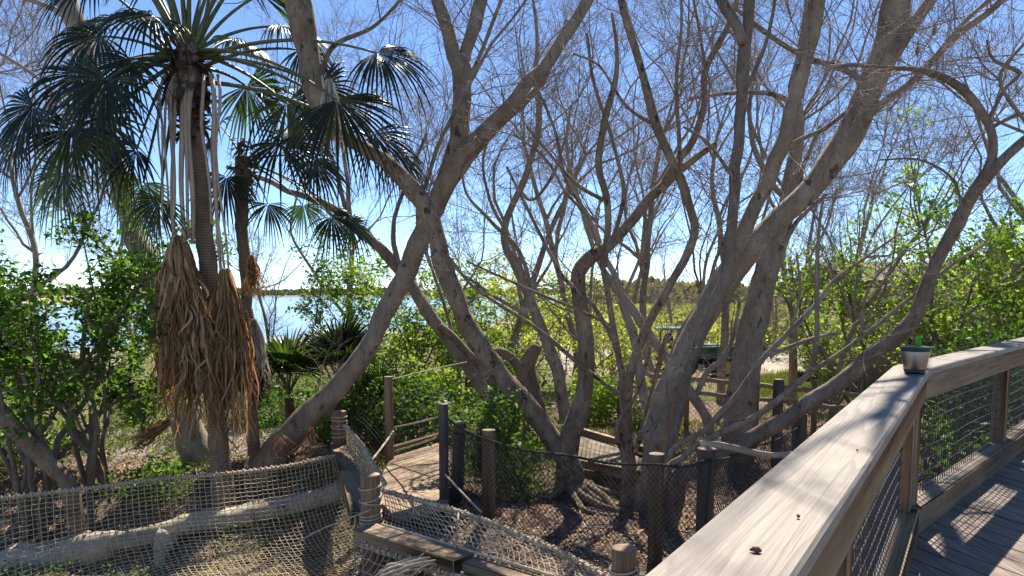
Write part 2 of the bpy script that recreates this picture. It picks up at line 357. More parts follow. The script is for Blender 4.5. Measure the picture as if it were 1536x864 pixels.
att('grass', np.clip(np.where(gy > np.where(gx > 1, 19, 15.5), .55, .0)+(gx < -3)*(gy > 10.5)*(gy < 17)*.42-path*1.0-path2*.5-((sdist < 6)*(gy > 24))*.4, 0, 1))
def watermat():
    m, t, b = newmat('lake water'); n = noise(t, .9, (1, .35, 1), 6, .6)
    b.inputs['Base Color'].default_value = (.02, .055, .12, 1); b.inputs['Roughness'].default_value = .12; b.inputs['IOR'].default_value = 1.33
    bump(t, b, n, .12, .5); return m
tag(mesh('lake', [(-2600, 14, LAKE_Z), (900, 14, LAKE_Z), (900, 1500, LAKE_Z), (-2600, 1500, LAKE_Z)], [(0, 1, 2, 3)], watermat()), kind='structure')

# far shore woods: one mass nobody could count
def far_woods(name, x0, x1, y0, y1, h0, h1, n, size, mats, label):
    x = rng.uniform(x0, x1, n); y = rng.uniform(y0, y1, n); hh = (h0+(h1-h0)*(.5+.5*np.sin(x*.013)*np.sin(x*.05+1)))
    z = gz(x, y)+hh*rng.uniform(0, 1, n)**.8
    V, q = leaves(np.stack([x, y, z], 1), size, .2, .1, .9)
    return tag(mesh(name, V, q, mats), label, 'woods', kind='stuff')
WOOD_FAR = leafmat('distant foliage', (.055, .075, .04), (.08, .10, .05), (.12, .13, .075), .3, .8)
REED = leafmat('marsh reed', (.16, .17, .06), (.25, .24, .10), (.33, .30, .15), .4, .7)
far_woods('far_woods', -1100, 900, 905, 1000, 5, 10, 16000, 5.0, WOOD_FAR, 'low line of far woods beyond the lake')
far_woods('marsh_reeds', 6, 60, 48, 170, .4, 1.1, 26000, .9, REED, 'yellow green reeds of the marsh right of the lake')
BRUSH_FAR = leafmat('brown winter brush', (.09, .075, .055), (.15, .125, .095), (.20, .19, .10), .3, .9)
far_woods('far_brush', 18, 190, 150, 330, 3, 8, 15000, 1.6, BRUSH_FAR, 'brown winter brush along the far edge of the marsh')

# lakeside house far off on the left
def house(px0, px1, d, label):
    a = P(px0, 450, d); b = P(px1, 450, d); wd = b[0]-a[0]; zg = -4.2
    h = thing('lakeside_house', label, 'house', (a[0], d, zg))
    MB().box((0, 0, 0), (wd, 12, 4.3)).build('wall', plain('cream house wall', (.62, .58, .50), .8, var=.05), h)
    V = [(-.6, -.6, 4.3), (wd+.6, -.6, 4.3), (wd+.6, 12.6, 4.3), (-.6, 12.6, 4.3), (5, 6, 7.0), (wd-5, 6, 7.0)]
    mesh('roof', V, [(0, 1, 5, 4), (1, 2, 5), (2, 3, 4, 5), (3, 0, 4), (3, 2, 1, 0)], plain('red tile roof', (.30, .10, .07), .8, var=.2), h)
    for k in range(4):
        x = wd*(.14+.24*k); MB().box((x, -.06, 1.1), (x+1.6, .02, 2.6)).build('window', plain('dark window', (.03, .04, .05), .1), h)
    return h
house(176, 232, 420, 'small cream lakeside house with a red tiled roof across the water')

# dark roofed shelter behind the leafy trees on the right
s = thing('park_shelter', 'low shelter with dark brown roof half hidden by leafy trees', 'shelter', (10.9, 22.5, gz(11, 22.5)-.55))
SH = plain('dark stained shelter boards', (.10, .07, .05), .85, var=.3, scale=5)
MB().box((0, 0, 0), (8.2, 5, 3.2)).build('wall', plain('tan board wall', (.26, .19, .12), .85, var=.25, scale=4), s)
mesh('roof', [(-.7, -.9, 3.6), (8.9, -.9, 3.6), (8.9, 5.9, 3.6), (-.7, 5.9, 3.6), (-.7, -.9, 3.85), (8.9, -.9, 3.85), (8.9, 2.5, 4.5), (-.7, 2.5, 4.5), (8.9, 5.9, 3.85), (-.7, 5.9, 3.85)],
     [(0, 3, 2, 1), (0, 1, 5, 4), (4, 5, 6, 7), (7, 6, 8, 9), (2, 3, 9, 8), (1, 2, 8, 6, 5), (3, 0, 4, 7, 9)], SH, s)
MB().box((5.2, .6, 3.5), (7.8, 3, 4.9)).build('roof_turret', SH, s)
MB().box((1.2, -.05, .9), (2.7, .02, 2.1)).build('window', plain('shelter window', (.02, .025, .03), .15), s)

# ------------------------------------------------------------------ boardwalk deck and its railing (lower right)
CAPZ, DECKZ = -.38, -1.27
CORNER = np.array([2.14, 3.76, CAPZ]); AZ1, AZ2 = R(32.2), R(43.6)
r1 = np.array([math.sin(AZ1), math.cos(AZ1)]); r2 = np.array([math.sin(AZ2), math.cos(AZ2)])
def clip(poly, p, n):             # keep the side where (q-p).n >= 0
    out = []
    for i in range(len(poly)):
        a, b = poly[i], poly[(i+1) % len(poly)]; da, db = (a-p)@n, (b-p)@n
        if da >= 0: out.append(a)
        if da*db < 0: out.append(a+(b-a)*da/(da-db))
    return out
db_ = math.atan2(-.31, .95); bd = np.array([math.sin(R(-18)), math.cos(R(-18))]); bq = np.array([bd[1], -bd[0]])
deck = MB(); c2 = CORNER[:2]; n1 = np.array([r1[1], -r1[0]]); n2 = np.array([r2[1], -r2[0]])
k0 = c2@bq
for k in range(-48, 46):
    lo = k0+k*.146; poly = [bq*lo-bd*9, bq*lo+bd*14, bq*(lo+.136)+bd*14, bq*(lo+.136)-bd*9]
    for p, n in ((c2-n1*.15, n1), (c2-n2*.15, n2), (np.array([-1.4, -2.6]), np.array([0, 1.0])), (np.array([7.5, 0]), np.array([-1.0, 0])), (np.array([0, 8.]), np.array([0, -1.]))):
        if poly: poly = clip(poly, p, n)
    if len(poly) < 3: continue
    m = len(poly); zt = DECKZ+rng.uniform(-.002, .002)
    V = [(*p, zt) for p in poly]+[(*p, zt-.035) for p in poly]
    c0 = np.mean(poly, 0)
    for i in range(1, m-1): deck.add([V[0], V[i], V[i+1]], np.array([[0, 1, 2]])); deck.add([V[m], V[m+i+1], V[m+i]], np.array([[0, 1, 2]]))
    for i in range(m): j = (i+1) % m; deck.add([V[i], V[m+i], V[m+j], V[j]], np.array([[0, 1, 2, 3]]))
def deckmat():
    m, t, b = newmat('grey deck boards'); g = N(t, 'ShaderNodeNewGeometry'); 
    tc = N(t, 'ShaderNodeTexCoord'); mp = N(t, 'ShaderNodeMapping'); mp.inputs['Rotation'].default_value = (0, 0, R(-18)); mp.inputs['Scale'].default_value = (45, 1.2, 20)
    t.links.new(tc.outputs['Object'], mp.inputs[0]); n = N(t, 'ShaderNodeTexNoise'); n.inputs['Scale'].default_value = 1.6; n.inputs['Detail'].default_value = 6; t.links.new(mp.outputs[0], n.inputs[0])
    p2 = noise(t, 3)
    ca = ramp(t, n.outputs['Fac'], [(.3, (.10, .076, .056)), (.5, (.195, .15, .112)), (.7, (.285, .228, .175))])
    ca = mixc(t, .7, ca, ramp(t, p2, [(.3, (.7, .7, .72)), (.7, (1.15, 1.12, 1.1))]), 'MULTIPLY')
    t.links.new(ca, b.inputs['Base Color']); b.inputs['Roughness'].default_value = .75; bump(t, b, n.outputs['Fac'], .004, .6); return m
tag(deck.build('deck', deckmat()), 'grey boardwalk deck', None, kind='structure')
sup = MB()
for p in (c2-n1*.06-r1*.2, c2-n1*.06-r1*2.6, c2-n2*.06+r2*2.4, c2-n2*.06+r2*4.6):
    g = float(gz(*p)); sup.box((p[0]-.09, p[1]-.09, g-.2), (p[0]+.09, p[1]+.09, DECKZ-.24))
for a, b, n in ((c2-r1*5.6, c2, n1), (c2, c2+r2*4.9, n2)):
    sup.obox((*(a-n*.06), DECKZ-.14), (*(b-n*.06), DECKZ-.14), .05, .2)
tag(sup.build('deck_frame', POST_DARK), 'timber posts and rim joists under the deck', None, kind='structure')

def rail(label, az, x0, x1, posts, mit):
    h = thing('deck_railing', label, 'railing', tuple(CORNER), math.pi/2-az, 'boardwalk railing sections'); tm = .176*math.tan(R(5.7))
    a0, a1 = (x0, x1)
    y0, y1, ch = 0.0, .176, .006                                        # cap board with eased edges, mitred at the corner
    e0 = (lambda y: a0) if mit == 1 else (lambda y: -tm*y/.176+.0015)
    e1 = (lambda y: tm*y/.176-.0015) if mit == 1 else (lambda y: a1)
    sec = [(y0+ch, 0), (y1-ch, 0), (y1, -ch), (y1, -.032), (y0, -.032), (y0, -ch)]
    V = [(e0(y), y, z) for y, z in sec]+[(e1(y), y, z) for y, z in sec]
    mesh('cap_board', V, [tuple(range(6))[::-1], tuple(range(6, 12))]+[(i, (i+1) % 6, (i+1) % 6+6, i+6) for i in range(6)][::1], CAPWOOD, h)
    A0, A1 = a0+.004, a1-.004
    MB().box((A0, .014, -.165), (A1, .052, -.0335), 0, .004).build('top_rail', RAILWOOD, h)
    MB().box((A0, .016, -.888), (A1, .150, -.742), 0, .006).build('bottom_rail', RAILWOOD, h)
    for px in posts:
        MB().box((px, .0535, -.741), (px+.09, .148, -.034), 0, .005).build('post', POSTRAIL, h)
    ps = sorted(posts)
    for a, b in zip([x0]+[p+.09 for p in ps], ps+[x1]):
        if b-a < .3: continue
        m = MB(); L = b-a; nv = int(L/.052); z0, z1 = -.741, -.1655
        xs = a+(np.arange(nv)+.5)*L/nv; pts = np.stack([np.stack([xs, np.full(nv, .105), np.full(nv, z0)], 1), np.stack([xs, np.full(nv, .105), np.full(nv, z1)], 1)], 1)
        V, q = tubes(pts, np.full((nv, 2), .0029), 5); m.add(V, q)
        for z in np.arange(z0+.035, z1, .0745):
            k = np.arange(0, nv*2+1); x = a+k*L/(nv*2); y = .105+.0022*np.sin(k*1.57+.7)*.35-.003; V, q = tubes(np.stack([x, y, z+.0008*np.sin(k*1.57)+.005*np.sin(k*.11+z*9)], 1)[None], np.full((1, len(k)), .0029), 5); m.add(V, q)
        m.build('wire_panel', WIRE, h)
    return h
rail('near timber railing section with wide bleached cap running away from the camera', AZ1, -5.6, 0, [-.105, -2.34, -4.6], 1)
rail('far timber railing section beyond the corner with the mesh panel shadows on the deck', AZ2, 0, 6.0, [.012, 2.3, 4.6, 5.9], 2)

# stainless tumbler on the cap near the corner
cb = PZ(1376.5, 561, CAPZ); cd = cb[1]; sc_ = cd/F; rt, rb, hh = 20.0*sc_, 14.2*sc_, 39*sc_
tb = thing('tumbler', 'stainless steel tumbler with green lid and straw standing on the rail cap', 'tumbler', (cb[0], cb[1]+rb*.6, CAPZ))
STEEL, ts, tbs = newmat('brushed steel'); tbs.inputs['Metallic'].default_value = 1; tbs.inputs['Roughness'].default_value = .36; tbs.inputs['Base Color'].default_value = (.24, .22, .20, 1)
nb = noise(ts, 40, (1, 1, .02)); bump(ts, tbs, nb, .0004, .4)
lerp = lambda t: rb+(rt-rb)*t
MB().lathe([(lerp(.17), hh*.17), (lerp(.19)+.0005, hh*.185), (lerp(.88), hh*.88), (lerp(.9)-.001, hh*.9)], S=48).build('steel_body', STEEL, tb, True)
MB().lathe([(0, 0.001), (rb-.003, 0.001), (rb, .004), (lerp(.17)+.0015, hh*.17), (lerp(.17)-.004, hh*.174)], S=48).build('rubber_foot', plain('black rubber', (.012, .013, .02), .45), tb, True)
MB().lathe([(lerp(.87)+.0012, hh*.87), (rt+.003, hh*.94), (rt+.0035, hh*1.0), (rt-.004, hh*1.0)], S=48).build('lid_gasket', plain('navy gasket', (.012, .018, .035), .4), tb, True)
MB().lathe([(rt+.002, hh*1.001), (rt+.0045, hh*1.015), (rt+.0035, hh*1.05), (rt-.006, hh*1.06), (rt*.5, hh*1.05), (0, hh*1.05)], S=48).build('lid', plain('green lid plastic', (.008, .11, .05), .35), tb, True)
mstraw = MB().tube([(.006, .002, hh*.4), (.013, .004, hh*1.46)], 3.9*sc_, 14); mstraw.build('straw', leafmat('green straw', (.13, .36, .03), (.13, .36, .03), (.13, .36, .03), .45, .3), tb, True)

# bits lying on the cap
DRY = plain('dry bud scale', (.16, .07, .045), .7, var=.3, scale=60)
for i, (px, py, L, lab) in enumerate([(1133, 829, .017, 'reddish brown curled bud on the cap board near the bottom edge'), (1197, 778, .010, 'small dark seed on the cap board'), (1286, 678, .008, 'tiny dark speck of debris beyond the seed on the cap board')]):
    c = PZ(px, py, CAPZ); t = MB(); a = rng.uniform(0, 3); u = np.array([math.cos(a), math.sin(a), 0])
    t.tube([c+Z*.003-u*L*.5, c+Z*.005-u*L*.2, c+Z*.0055+u*L*.15, c+Z*.003+u*L*.5], [L*.1, L*.3, L*.26, L*.05], 8)
    tag(t.build('fallen_bud', DRY, smooth=True), lab, 'bud')

# ------------------------------------------------------------------ rope course: posts, beams, platform, nets, ropes
LV = -2.3                          # walking level of the beams
def rope(name, pts, r, m, label=None, cat='rope', group=None, parent=None, sag=0.0, step=.04, S=7):
    p = np.asarray(pts, float)
    if len(p) == 2 and sag: p = np.array([p[0], (p[0]+p[1])/2-Z*sag, p[1]])
    p = spline(p, step); K = len(p); k = np.arange(K); ph = k*step*2*np.pi/.055
    t = unit(np.gradient(p, axis=0)); e = unit(np.cross(t, [.3, .9, .25])); f = np.cross(t, e)
    mb = MB()
    for s in (0, 2.094, 4.189):    # three laid strands
        q = p+r*.5*(np.cos(ph+s)[:, None]*e+np.sin(ph+s)[:, None]*f); mb.tube(q, r*.6, 6)
    o = mb.build(name, m, parent, True)
    return tag(o, label, cat, group) if label else o
def post(px, pyt, wpx, d, label, dark=False, lean=(0, 0), binding=None, bind_m=None, zb=None):
    top = P(px, pyt, d); r = wpx/2*d/F; zg = float(gz(top[0], top[1]))-.12 if zb is None else zb; H = top[2]-zg
    h = thing('timber_post', label, 'post', (top[0]-lean[0]*H, top[1]-lean[1]*H, zg), 0, 'timber posts of the rope course')
    S = 20; zs = [0, *np.linspace(.05, H, max(6, int(H/.12)))]; V = []
    a = np.arange(S)*2*np.pi/S; wob = 1+.03*np.sin(a*2+px)+.02*np.sin(a*5+pyt)
    for i, z in enumerate(zs):
        rr = r*wob*(1+.015*math.sin(z*7+px))
        V.append(np.stack([rr*np.cos(a)+lean[0]*z, rr*np.sin(a)+lean[1]*z, np.full(S, z)], 1))
    q = [(i*S+j, i*S+(j+1) % S, (i+1)*S+(j+1) % S, (i+1)*S+j) for i in range(len(zs)-1) for j in range(S)]
    mesh('shaft', np.concatenate(V), q, POST_DARK if dark else POST, h, True)
    tp = MB(); c = np.array([lean[0]*H, lean[1]*H, H]); tp.lathe([(r*.99, -.001), (r*.985, .003), (r*.6, .0035), (0, .003)], c, 28); tp.build('cut_top', ENDGRAIN, h)
    if binding:
        m = MB()
        for z, tl in binding:      # loops of cord wound round the post
            t = np.linspace(0, 2*np.pi, 40); rr = r*1.03+.008
            pts = np.stack([rr*np.cos(t)+lean[0]*z, rr*np.sin(t)+lean[1]*z, H-z*1.0+tl*np.sin(t+1)], 1); m.tube(pts, .0085, 6)
        m.build('rope_binding', bind_m or ROPE, h, True)
    h['top'] = [float(v) for v in top]; h['r'] = float(r)
    return h
P0 = post(555, 712, 30, 7.4, 'short stout post wrapped in pale rope at the corner of two beams', False, (0, 0), [(.12, .02), (.24, .03), (.29, -.02), (.40, .02), (.44, .01), (.47, .015), (.50, .0)])
P508 = post(508, 617, 22, 11.2, 'short brown rope wound post at the far end of the netted plank', False, (0, 0), [(z, .02*math.sin(z*40)) for z in np.arange(.08, .42, .06)])
P936 = post(936, 822, 38, 5.65, 'short stout post bound with rope beside the rail at the bottom edge', False, (0, 0), [(.16, .02), (.2, .0), (.235, .015), (.27, .01)])
P583 = post(582.5, 565, 13.5, 10.6, 'tall slim post at the far left corner of the tan platform')
P670 = post(665, 606, 15, 8.5, 'dark tall post with rope tied at its foot by the platform edge', True)
P690 = post(690, 634, 19, 9.1, 'netting covered dark post leaning just behind the platform edge post', True, (.05, 0))
P733 = post(733, 645, 20.5, 8.3, 'brown post with a pale sawn top and black netting beside the green bush')
P985 = post(985, 681, 24, 7.0, 'post with pale sawn top in front of the big leaning trunk, netting over it')
P1060 = post(1060, 673, 27, 6.5, 'dark post with pale sawn top standing next to the light bare stick', True)
P1168 = post(1168, 569, 16, 11.0, 'dark tall square looking post in front of the split rail fence', True)
P1200 = post(1200, 621, 22, 8.6, 'dark shorter post close to the near rail cap', True)
P705 = post(640, 590, 8, 13.5, 'thin post among the shrubs beyond the platform')

# beams: plank run from the far rope wound post to the corner post, then beam to the near right post
def beam(label, A, B, wd, ht, pieces):
    h = thing('rope_bridge_beam', label, 'beam', tuple(A)); A = np.asarray(A, float); B = np.asarray(B, float); u = unit(B-A); L = np.linalg.norm(B-A)
    side = unit(np.cross(Z, u)); at_ = 0
    rz = math.atan2(u[1], u[0])
    for f0, f1, off, dz, w_ in pieces:
        o = MB().box((f0*L+.004, off-w_/2, -ht+dz), (f1*L-.004, off+w_/2, dz), 0, .008).build('plank', BEAMWOOD, h); o.rotation_euler = (0, 0, rz)
    bl = MB()
    for f in np.arange(.06, .97, .11):
        bl.box((f*L, -wd/2-.012, -ht*.62), (f*L+.035, -wd/2-.0015, -ht*.42))
    o = bl.build('bolt_plate', plain('galvanised bolt plate', (.32, .31, .30), .5, .6), h); o.rotation_euler = (0, 0, rz)
    return h, u, side, L
A0 = PZ(545, 788, LV); A1 = PZ(925, 905, LV)
bm1, u1, s1, L1 = beam('weathered beam under the low rope net running from the corner post to the lower right', A0, A1, .27, .17, [(0, .47, 0, 0, .27), (.47, 1, .05, -.035, .19)])
B0 = PZ(508, 663, LV); B1 = PZ(541, 770, LV)
bm2, u2, s2, L2 = beam('netted plank leading away from the corner post to the far rope wound post', B0, B1, .24, .14, [(0, .5, 0, 0, .24), (.5, 1, .02, .012, .25)])
for p in (A0+u1*.1, A1-u1*.1, B0+u2*.3):
    pass

# platform of tan boards
pq = [PZ(x, y, LV-.1) for x, y in ((552, 752), (588, 683), (660, 661), (676, 668), (672, 760), (600, 778))]
pl = thing('wooden_platform', 'tan boarded platform between the posts with branch shadows on it', 'platform', (*np.mean(pq, 0)[:2], LV-.1)); c0 = np.array([*np.mean(pq, 0)[:2], LV-.1])
dirx = unit((pq[2]-pq[1])[:2]); qv = np.array([-dirx[1], dirx[0]]); pb = MB(); poly0 = [np.array(p[:2])-c0[:2] for p in pq]
for k in range(-30, 30):
    lo = k*.14; poly = poly0
    for p, n in ((qv*lo, qv), (qv*(lo+.134), -qv)):
        if poly: poly = clip(poly, p, n)
    if len(poly) < 3: continue
    zt = rng.uniform(-.003, .003); V = [(*p, zt) for p in poly]+[(*p, zt-.04) for p in poly]; m = len(poly)
    for i in range(1, m-1): pb.add([V[0], V[i], V[i+1]], np.array([[0, 1, 2]]))
    for i in range(m): j = (i+1) % m; pb.add([V[i], V[m+i], V[m+j], V[j]], np.array([[0, 1, 2, 3]]))
ob = pb.build('boards', PLATWOOD, pl)
cu = MB()
for a, b in ((1, 2), (2, 3)):
    cu.obox(pq[a]-c0+Z*.09, pq[b]-c0+Z*.09, .07, .09)
    cu.obox(pq[a]-c0-Z*.12, pq[b]-c0-Z*.12, .08, .13)
cu.build('edge_timber', BEAMWOOD, pl)
rp = MB()
for a, b in ((0, 5), (3, 4), (4, 5), (0, 1)): rp.obox(pq[a]-c0-Z*.12, pq[b]-c0-Z*.12, .05, .13)
rp.build('joist', POST_DARK, pl)
lg = MB()
for p in pq: g = float(gz(p[0], p[1])); lg.box((p[0]-c0[0]-.05, p[1]-c0[1]-.05, g-.2-c0[2]), (p[0]-c0[0]+.05, p[1]-c0[1]+.05, -.06))
lg.build('leg', POST_DARK, pl)

# boardwalk pieces behind the central tree
w0 = [PZ(x, y, -2.42) for x, y in ((866, 694), (872, 645), (968, 690), (958, 722))]
rb_ = thing('rear_walkway', 'short timber walkway with raised edge beams behind the central tree', 'walkway', tuple(w0[0])); o0 = np.array(w0[0])
m = MB()
for k in range(14):
    t0, t1 = k/14, (k+.93)/14; m.add([w0[0]*(1-t)+w0[3]*t-o0 for t in (t0, t1)]+[w0[1]*(1-t)+w0[2]*t-o0 for t in (t1, t0)]+[w0[0]*(1-t)+w0[3]*t-o0-Z*.04 for t in (t0, t1)], [np.array([[0, 1, 2, 3], [0, 4, 5, 1]])])
m.build('boards', BEAMWOOD, rb_)
m = MB()
for a, b, dz, hh_ in ((0, 3, .05, .1), (0, 3, -.12, .16), (1, 2, .06, .1), (1, 2, -.1, .14)): m.obox(w0[a]-o0+Z*dz-np.array([.25, 0, 0]), w0[b]-o0+Z*dz+np.array([.3, 0, 0]), .1, hh_)
m.build('edge_beam', BEAMWOOD, rb_)
m = MB()
for p in w0: m.box(np.array([p[0]-.06, p[1]-.06, float(gz(p[0], p[1]))-.1])-o0, np.array([p[0]+.06, p[1]+.06, p[2]-.05])-o0)
m.build('leg', POST_DARK, rb_)

# nets: strands both ways on a hanging surface
def net(name, label, S, nu, nv, r, m, edge_r=.022, edges=('top',), sub=3, kn=True):
    """S(u, v) -> points; nu x nv cells"""
    h = thing(name, label, 'net', tuple(S(np.array([0.]), np.array([0.]))[0])); o0 = np.array(h.location)
    mb = MB(); js = rng.normal(size=(nu+1, nv+1, 3))*r*.9
    U = np.linspace(0, 1, nu+1); Vv = np.linspace(0, 1, nv+1); uu, vv = np.meshgrid(U, Vv, indexing='ij')
    G0 = S(uu.ravel(), vv.ravel()).reshape(nu+1, nv+1, 3)+js-o0
    def dense(A): # (n,K,3) -> finer, slightly sagging between knots
        n, K, _ = A.shape; out = []
        for k in range(K-1):
            for j in range(sub): t = j/sub; p = A[:, k]*(1-t)+A[:, k+1]*t; p = p-Z*(.10*np.linalg.norm(A[:, k+1]-A[:, k], axis=1)*4*t*(1-t))[:, None]*.6; out.append(p)
        out.append(A[:, -1]); return np.stack(out, 1)
    a = dense(G0); V, q = tubes(a, np.full(a.shape[:2], r), 4); mb.add(V, q)
    b = dense(G0.transpose(1, 0, 2)); V, q = tubes(b, np.full(b.shape[:2], r), 4); mb.add(V, q)
    if kn:
        c = G0.reshape(-1, 3); t = unit(rng.normal(size=c.shape)); pk = np.stack([c-t*r*1.9, c, c+t*r*1.9], 1); V, q = tubes(pk, np.tile([r*.8, r*1.55, r*.8], (len(c), 1)), 5); mb.add(V, q)
    mb.build('netting', m, h, True)
    for e in edges:
        t = np.linspace(0, 1, nu*2); p = S(t, np.full_like(t, 0. if e == 'top' else 1.))-o0
        eo = rope('edge_rope', p, edge_r, ROPE, parent=h)
        if e == 'top':             # lashing round the edge rope
            lb = MB()
            for k in range(nu):
                c = G0[k, 0]; d = unit(G0[min(k+1, nu), 0]-G0[max(k-1, 0), 0]); e1 = unit(np.cross(d, Z)); e2 = np.cross(d, e1); tt = np.linspace(0, 2*np.pi*1.6, 14)
                lb.tube(c+(edge_r*1.12+r)*(np.cos(tt)[:, None]*e1+np.sin(tt)[:, None]*e2)+d*np.linspace(-.022, .022, 14)[:, None], r*2.0, 5)
            lb.build('lashing', m, h, True)
    return h
def curve(ctrl):
    c = spline(ctrl, .03); s = np.concatenate([[0], np.cumsum(np.linalg.norm(np.diff(c, axis=0), axis=1))]); s /= s[-1]
    return lambda u: np.stack([np.interp(u, s, c[:, k]) for k in range(3)], -1)
# big hanging net, left
topL = curve([PZ(x, y+3*math.sin(x*.045)+2*math.sin(x*.11), LV+.0) for x, y in ((-430, 782), (-210, 764), (-90, 756), (0, 748), (120, 735), (250, 719), (330, 711), (420, 699), (503, 687))])
inward = unit(np.array([.62, -.78, 0]))
prof_o = np.array([0, .03, .07, .14, .27, .50, .85, 1.4]); prof_z = np.array([0, .25, .48, .68, .86, 1.0, 1.1, 1.14]); pl_ = np.concatenate([[0], np.cumsum(np.hypot(np.diff(prof_o), np.diff(prof_z)))]); pl_ /= pl_[-1]
def S_left(u, v):
    b = topL(u); o = np.interp(v, pl_, prof_o); z = np.interp(v, pl_, prof_z)
    sag = .09*np.sin(u*9)*np.sin(v*3.0)+.13*np.sin(u*19+1+v*3)*v*np.clip(1-v, 0, 1)+.03*np.sin(u*47+v*9)*v
    return b+inward*(o+sag)[:, None]-Z*(z*(1+.10*np.sin(u*7+.5))*np.clip(1.15-.3*u, .6, 1.15))[:, None]
Lt = np.linalg.norm(np.diff(topL(np.linspace(0, 1, 200)), axis=0), axis=1).sum()
net('rope_net', 'wide hanging rope net with thick lashed top rope across the lower left', S_left, int(Lt/.068), 36, .0044, ROPE_TAN)
# low net along the beam
bb = A0+s1*.135; be = A1+s1*.135
topR = curve([PZ(575, 737, LV+.02)*1, P(640, 753, 7.3), P(720, 777, 6.9), P(790, 806, 6.55), P(850, 832, 6.2), P(915, 868, 5.75)])
def S_right(u, v):
    a = topR(u); b = (bb+u1*.12)*(1-u)[:, None]+be*u[:, None]; v_ = v[:, None]
    return a*(1-v_)+b*v_-Z*(.035*np.sin(v*np.pi)*(1+.4*np.sin(u*9)))[:, None]+s1*(.05*np.sin(v*np.pi))[:, None]
net('low_rope_net', 'low rope net strung above the beam between the corner post and the lower right post', S_right, 44, 8, .0046, ROPE, .017, ('top', 'bottom'))
topM = curve([PZ(519, 640, LV+.33), P(540, 664, 10.0), P(556, 690, 9.1), P(577, 726, 8.0)])
def S_mid(u, v):
    a = topM(u); b = (B0+s2*.12)*(1-u)[:, None]+(B1+s2*.125)*u[:, None]; v_ = v[:, None]
    return a*(1-v_)+b*v_-Z*(.07*np.sin(v*np.pi))[:, None]
net('side_rope_net', 'narrow rope net beside the plank left of the platform', S_mid, 46, 8, .0048, ROPE, .016, ('top',))
# net floor below the beam, bottom centre
fl0, fl1 = A0-s1*.12-Z*.13+u1*.15, A1-s1*.12-Z*.13
def S_floor(u, v):
    a = fl0*(1-u)[:, None]+fl1*u[:, None]; o = v*1.5
    return a-s1*o[:, None]-Z*(.42*np.sin(np.clip(v*1.15, 0, 1)*np.pi*.9)**.8*(1+.12*np.sin(u*8)))[:, None]+u1*(-.25*v)[:, None]
net('floor_rope_net', 'sagging rope net floor hanging below the near beam at the bottom centre', S_floor, 34, 20, .0052, ROPE, .02, ('top',))

# ropes and cords
def top_of(h, dz=0.0, dx=0.0): t = np.array(h['top']); return t+np.array([dx, 0, dz])
RP = 'ropes between the posts'
rope('white_rope', [top_of(P0, -.33, .03)+np.array([0, -.11, 0]), P(470, 800, 7.0), P(370, 862, 6.5), P(300, 905, 6.2)], .009, ROPE, 'thin white rope running from the corner post down to the lower left', group=RP, sag=0)
rope('hand_rope', [top_of(P583, -.05), P(640, 556, 11.4), P(700, 543, 12.2)], .011, ROPE, 'pale hand rope from the tall slim post towards the trunks', group=RP)
rope('hand_rope', [P(591, 641, 10.5), P(625, 634, 9.6), P(659, 625, 8.6)], .013, ROPE, 'pale rope sagging between the slim post and the dark platform post', group=RP)
rope('hand_rope', [P(590, 647, 10.5), P(572, 672, 9.9), P(553, 696, 9.3)], .016, ROPE, 'short thick pale rope slanting down left from the slim post', group=RP)
rope('hand_rope', [P(668, 712, 8.4), P(692, 738, 8.0), P(722, 768, 7.6)], .013, ROPE, 'rope slanting from the dark post foot down to the low net', group=RP)
rope('tie_rope', [P(688, 766, 7.05), P(686, 790, 6.75), P(684, 815, 6.55), P(681, 838, 6.45), P(683, 864, 6.3)], .010, ROPE, 'knotted pale rope end dangling over the near beam', group=RP)
rope('edge_line', [P(592, 679, 10.4)+Z*.02, P(655, 658, 9.9)+Z*.02], .016, ROPE, 'rope lying along the far edge timber of the platform', group=RP, sag=.01)
rope('hanging_cord', [P(533, 775, 7.35), P(531, 810, 7.3), P(533, 864, 7.2)], .009, ROPE, 'grey cord hanging down beside the corner post', group=RP)
bundle = MB()
for k in range(26):
    t = np.linspace(0, 1, 9); a = P(650+rng.uniform(-40, 60), 868+rng.uniform(-22, 12), 6.3); 
    c = P(575, 862, 6.35)*(1-t)[:, None]+P(655, 836, 6.45)*t[:, None]+np.stack([rng.normal(0, .03)+.025*np.sin(t*9+k), rng.normal(0, .05)+.02*np.cos(t*7+k), rng.normal(0, .025)+.03*np.sin(t*np.pi*(1+k % 3))], 1)
    bundle.tube(spline(c, .03), .010, 6)
tag(bundle.build('rope_bundle', ROPE, smooth=True), 'bundle of white rope lying in the floor net at the bottom centre', 'rope')

# black netting fence over the posts
def diamond(mb, A, B, ha, hb, c, r):
    A = np.asarray(A, float); B = np.asarray(B, float); L = np.linalg.norm((B-A)[:2]); H = (ha+hb)/2; segs = []
    for sg in (1, -1):
        for s0 in np.arange(-H, L+H, c):
            p0 = (s0, 0.0); p1 = (s0+sg*H, H); s_a, s_b = sorted((p0[0], p1[0]))
            ts = [0, 1]
            if sg*H != 0:
                t0 = (0-s0)/(sg*H); t1 = (L-s0)/(sg*H); lo, hi = min(t0, t1), max(t0, t1); lo = max(lo, 0); hi = min(hi, 1)
                if hi-lo < .02: continue
                q = []
                for t in np.linspace(lo, hi, 5):
                    s = s0+sg*H*t; f = s/L; h = ha*(1-f)+hb*f; q.append(A*(1-f)+B*f+Z*h*t+np.array([0, .025*math.sin(s*5+t*4), 0]))
                segs.append(q)
    V, q = tubes(np.array(segs), np.full((len(segs), 5), r), 3); mb.add(V, q)
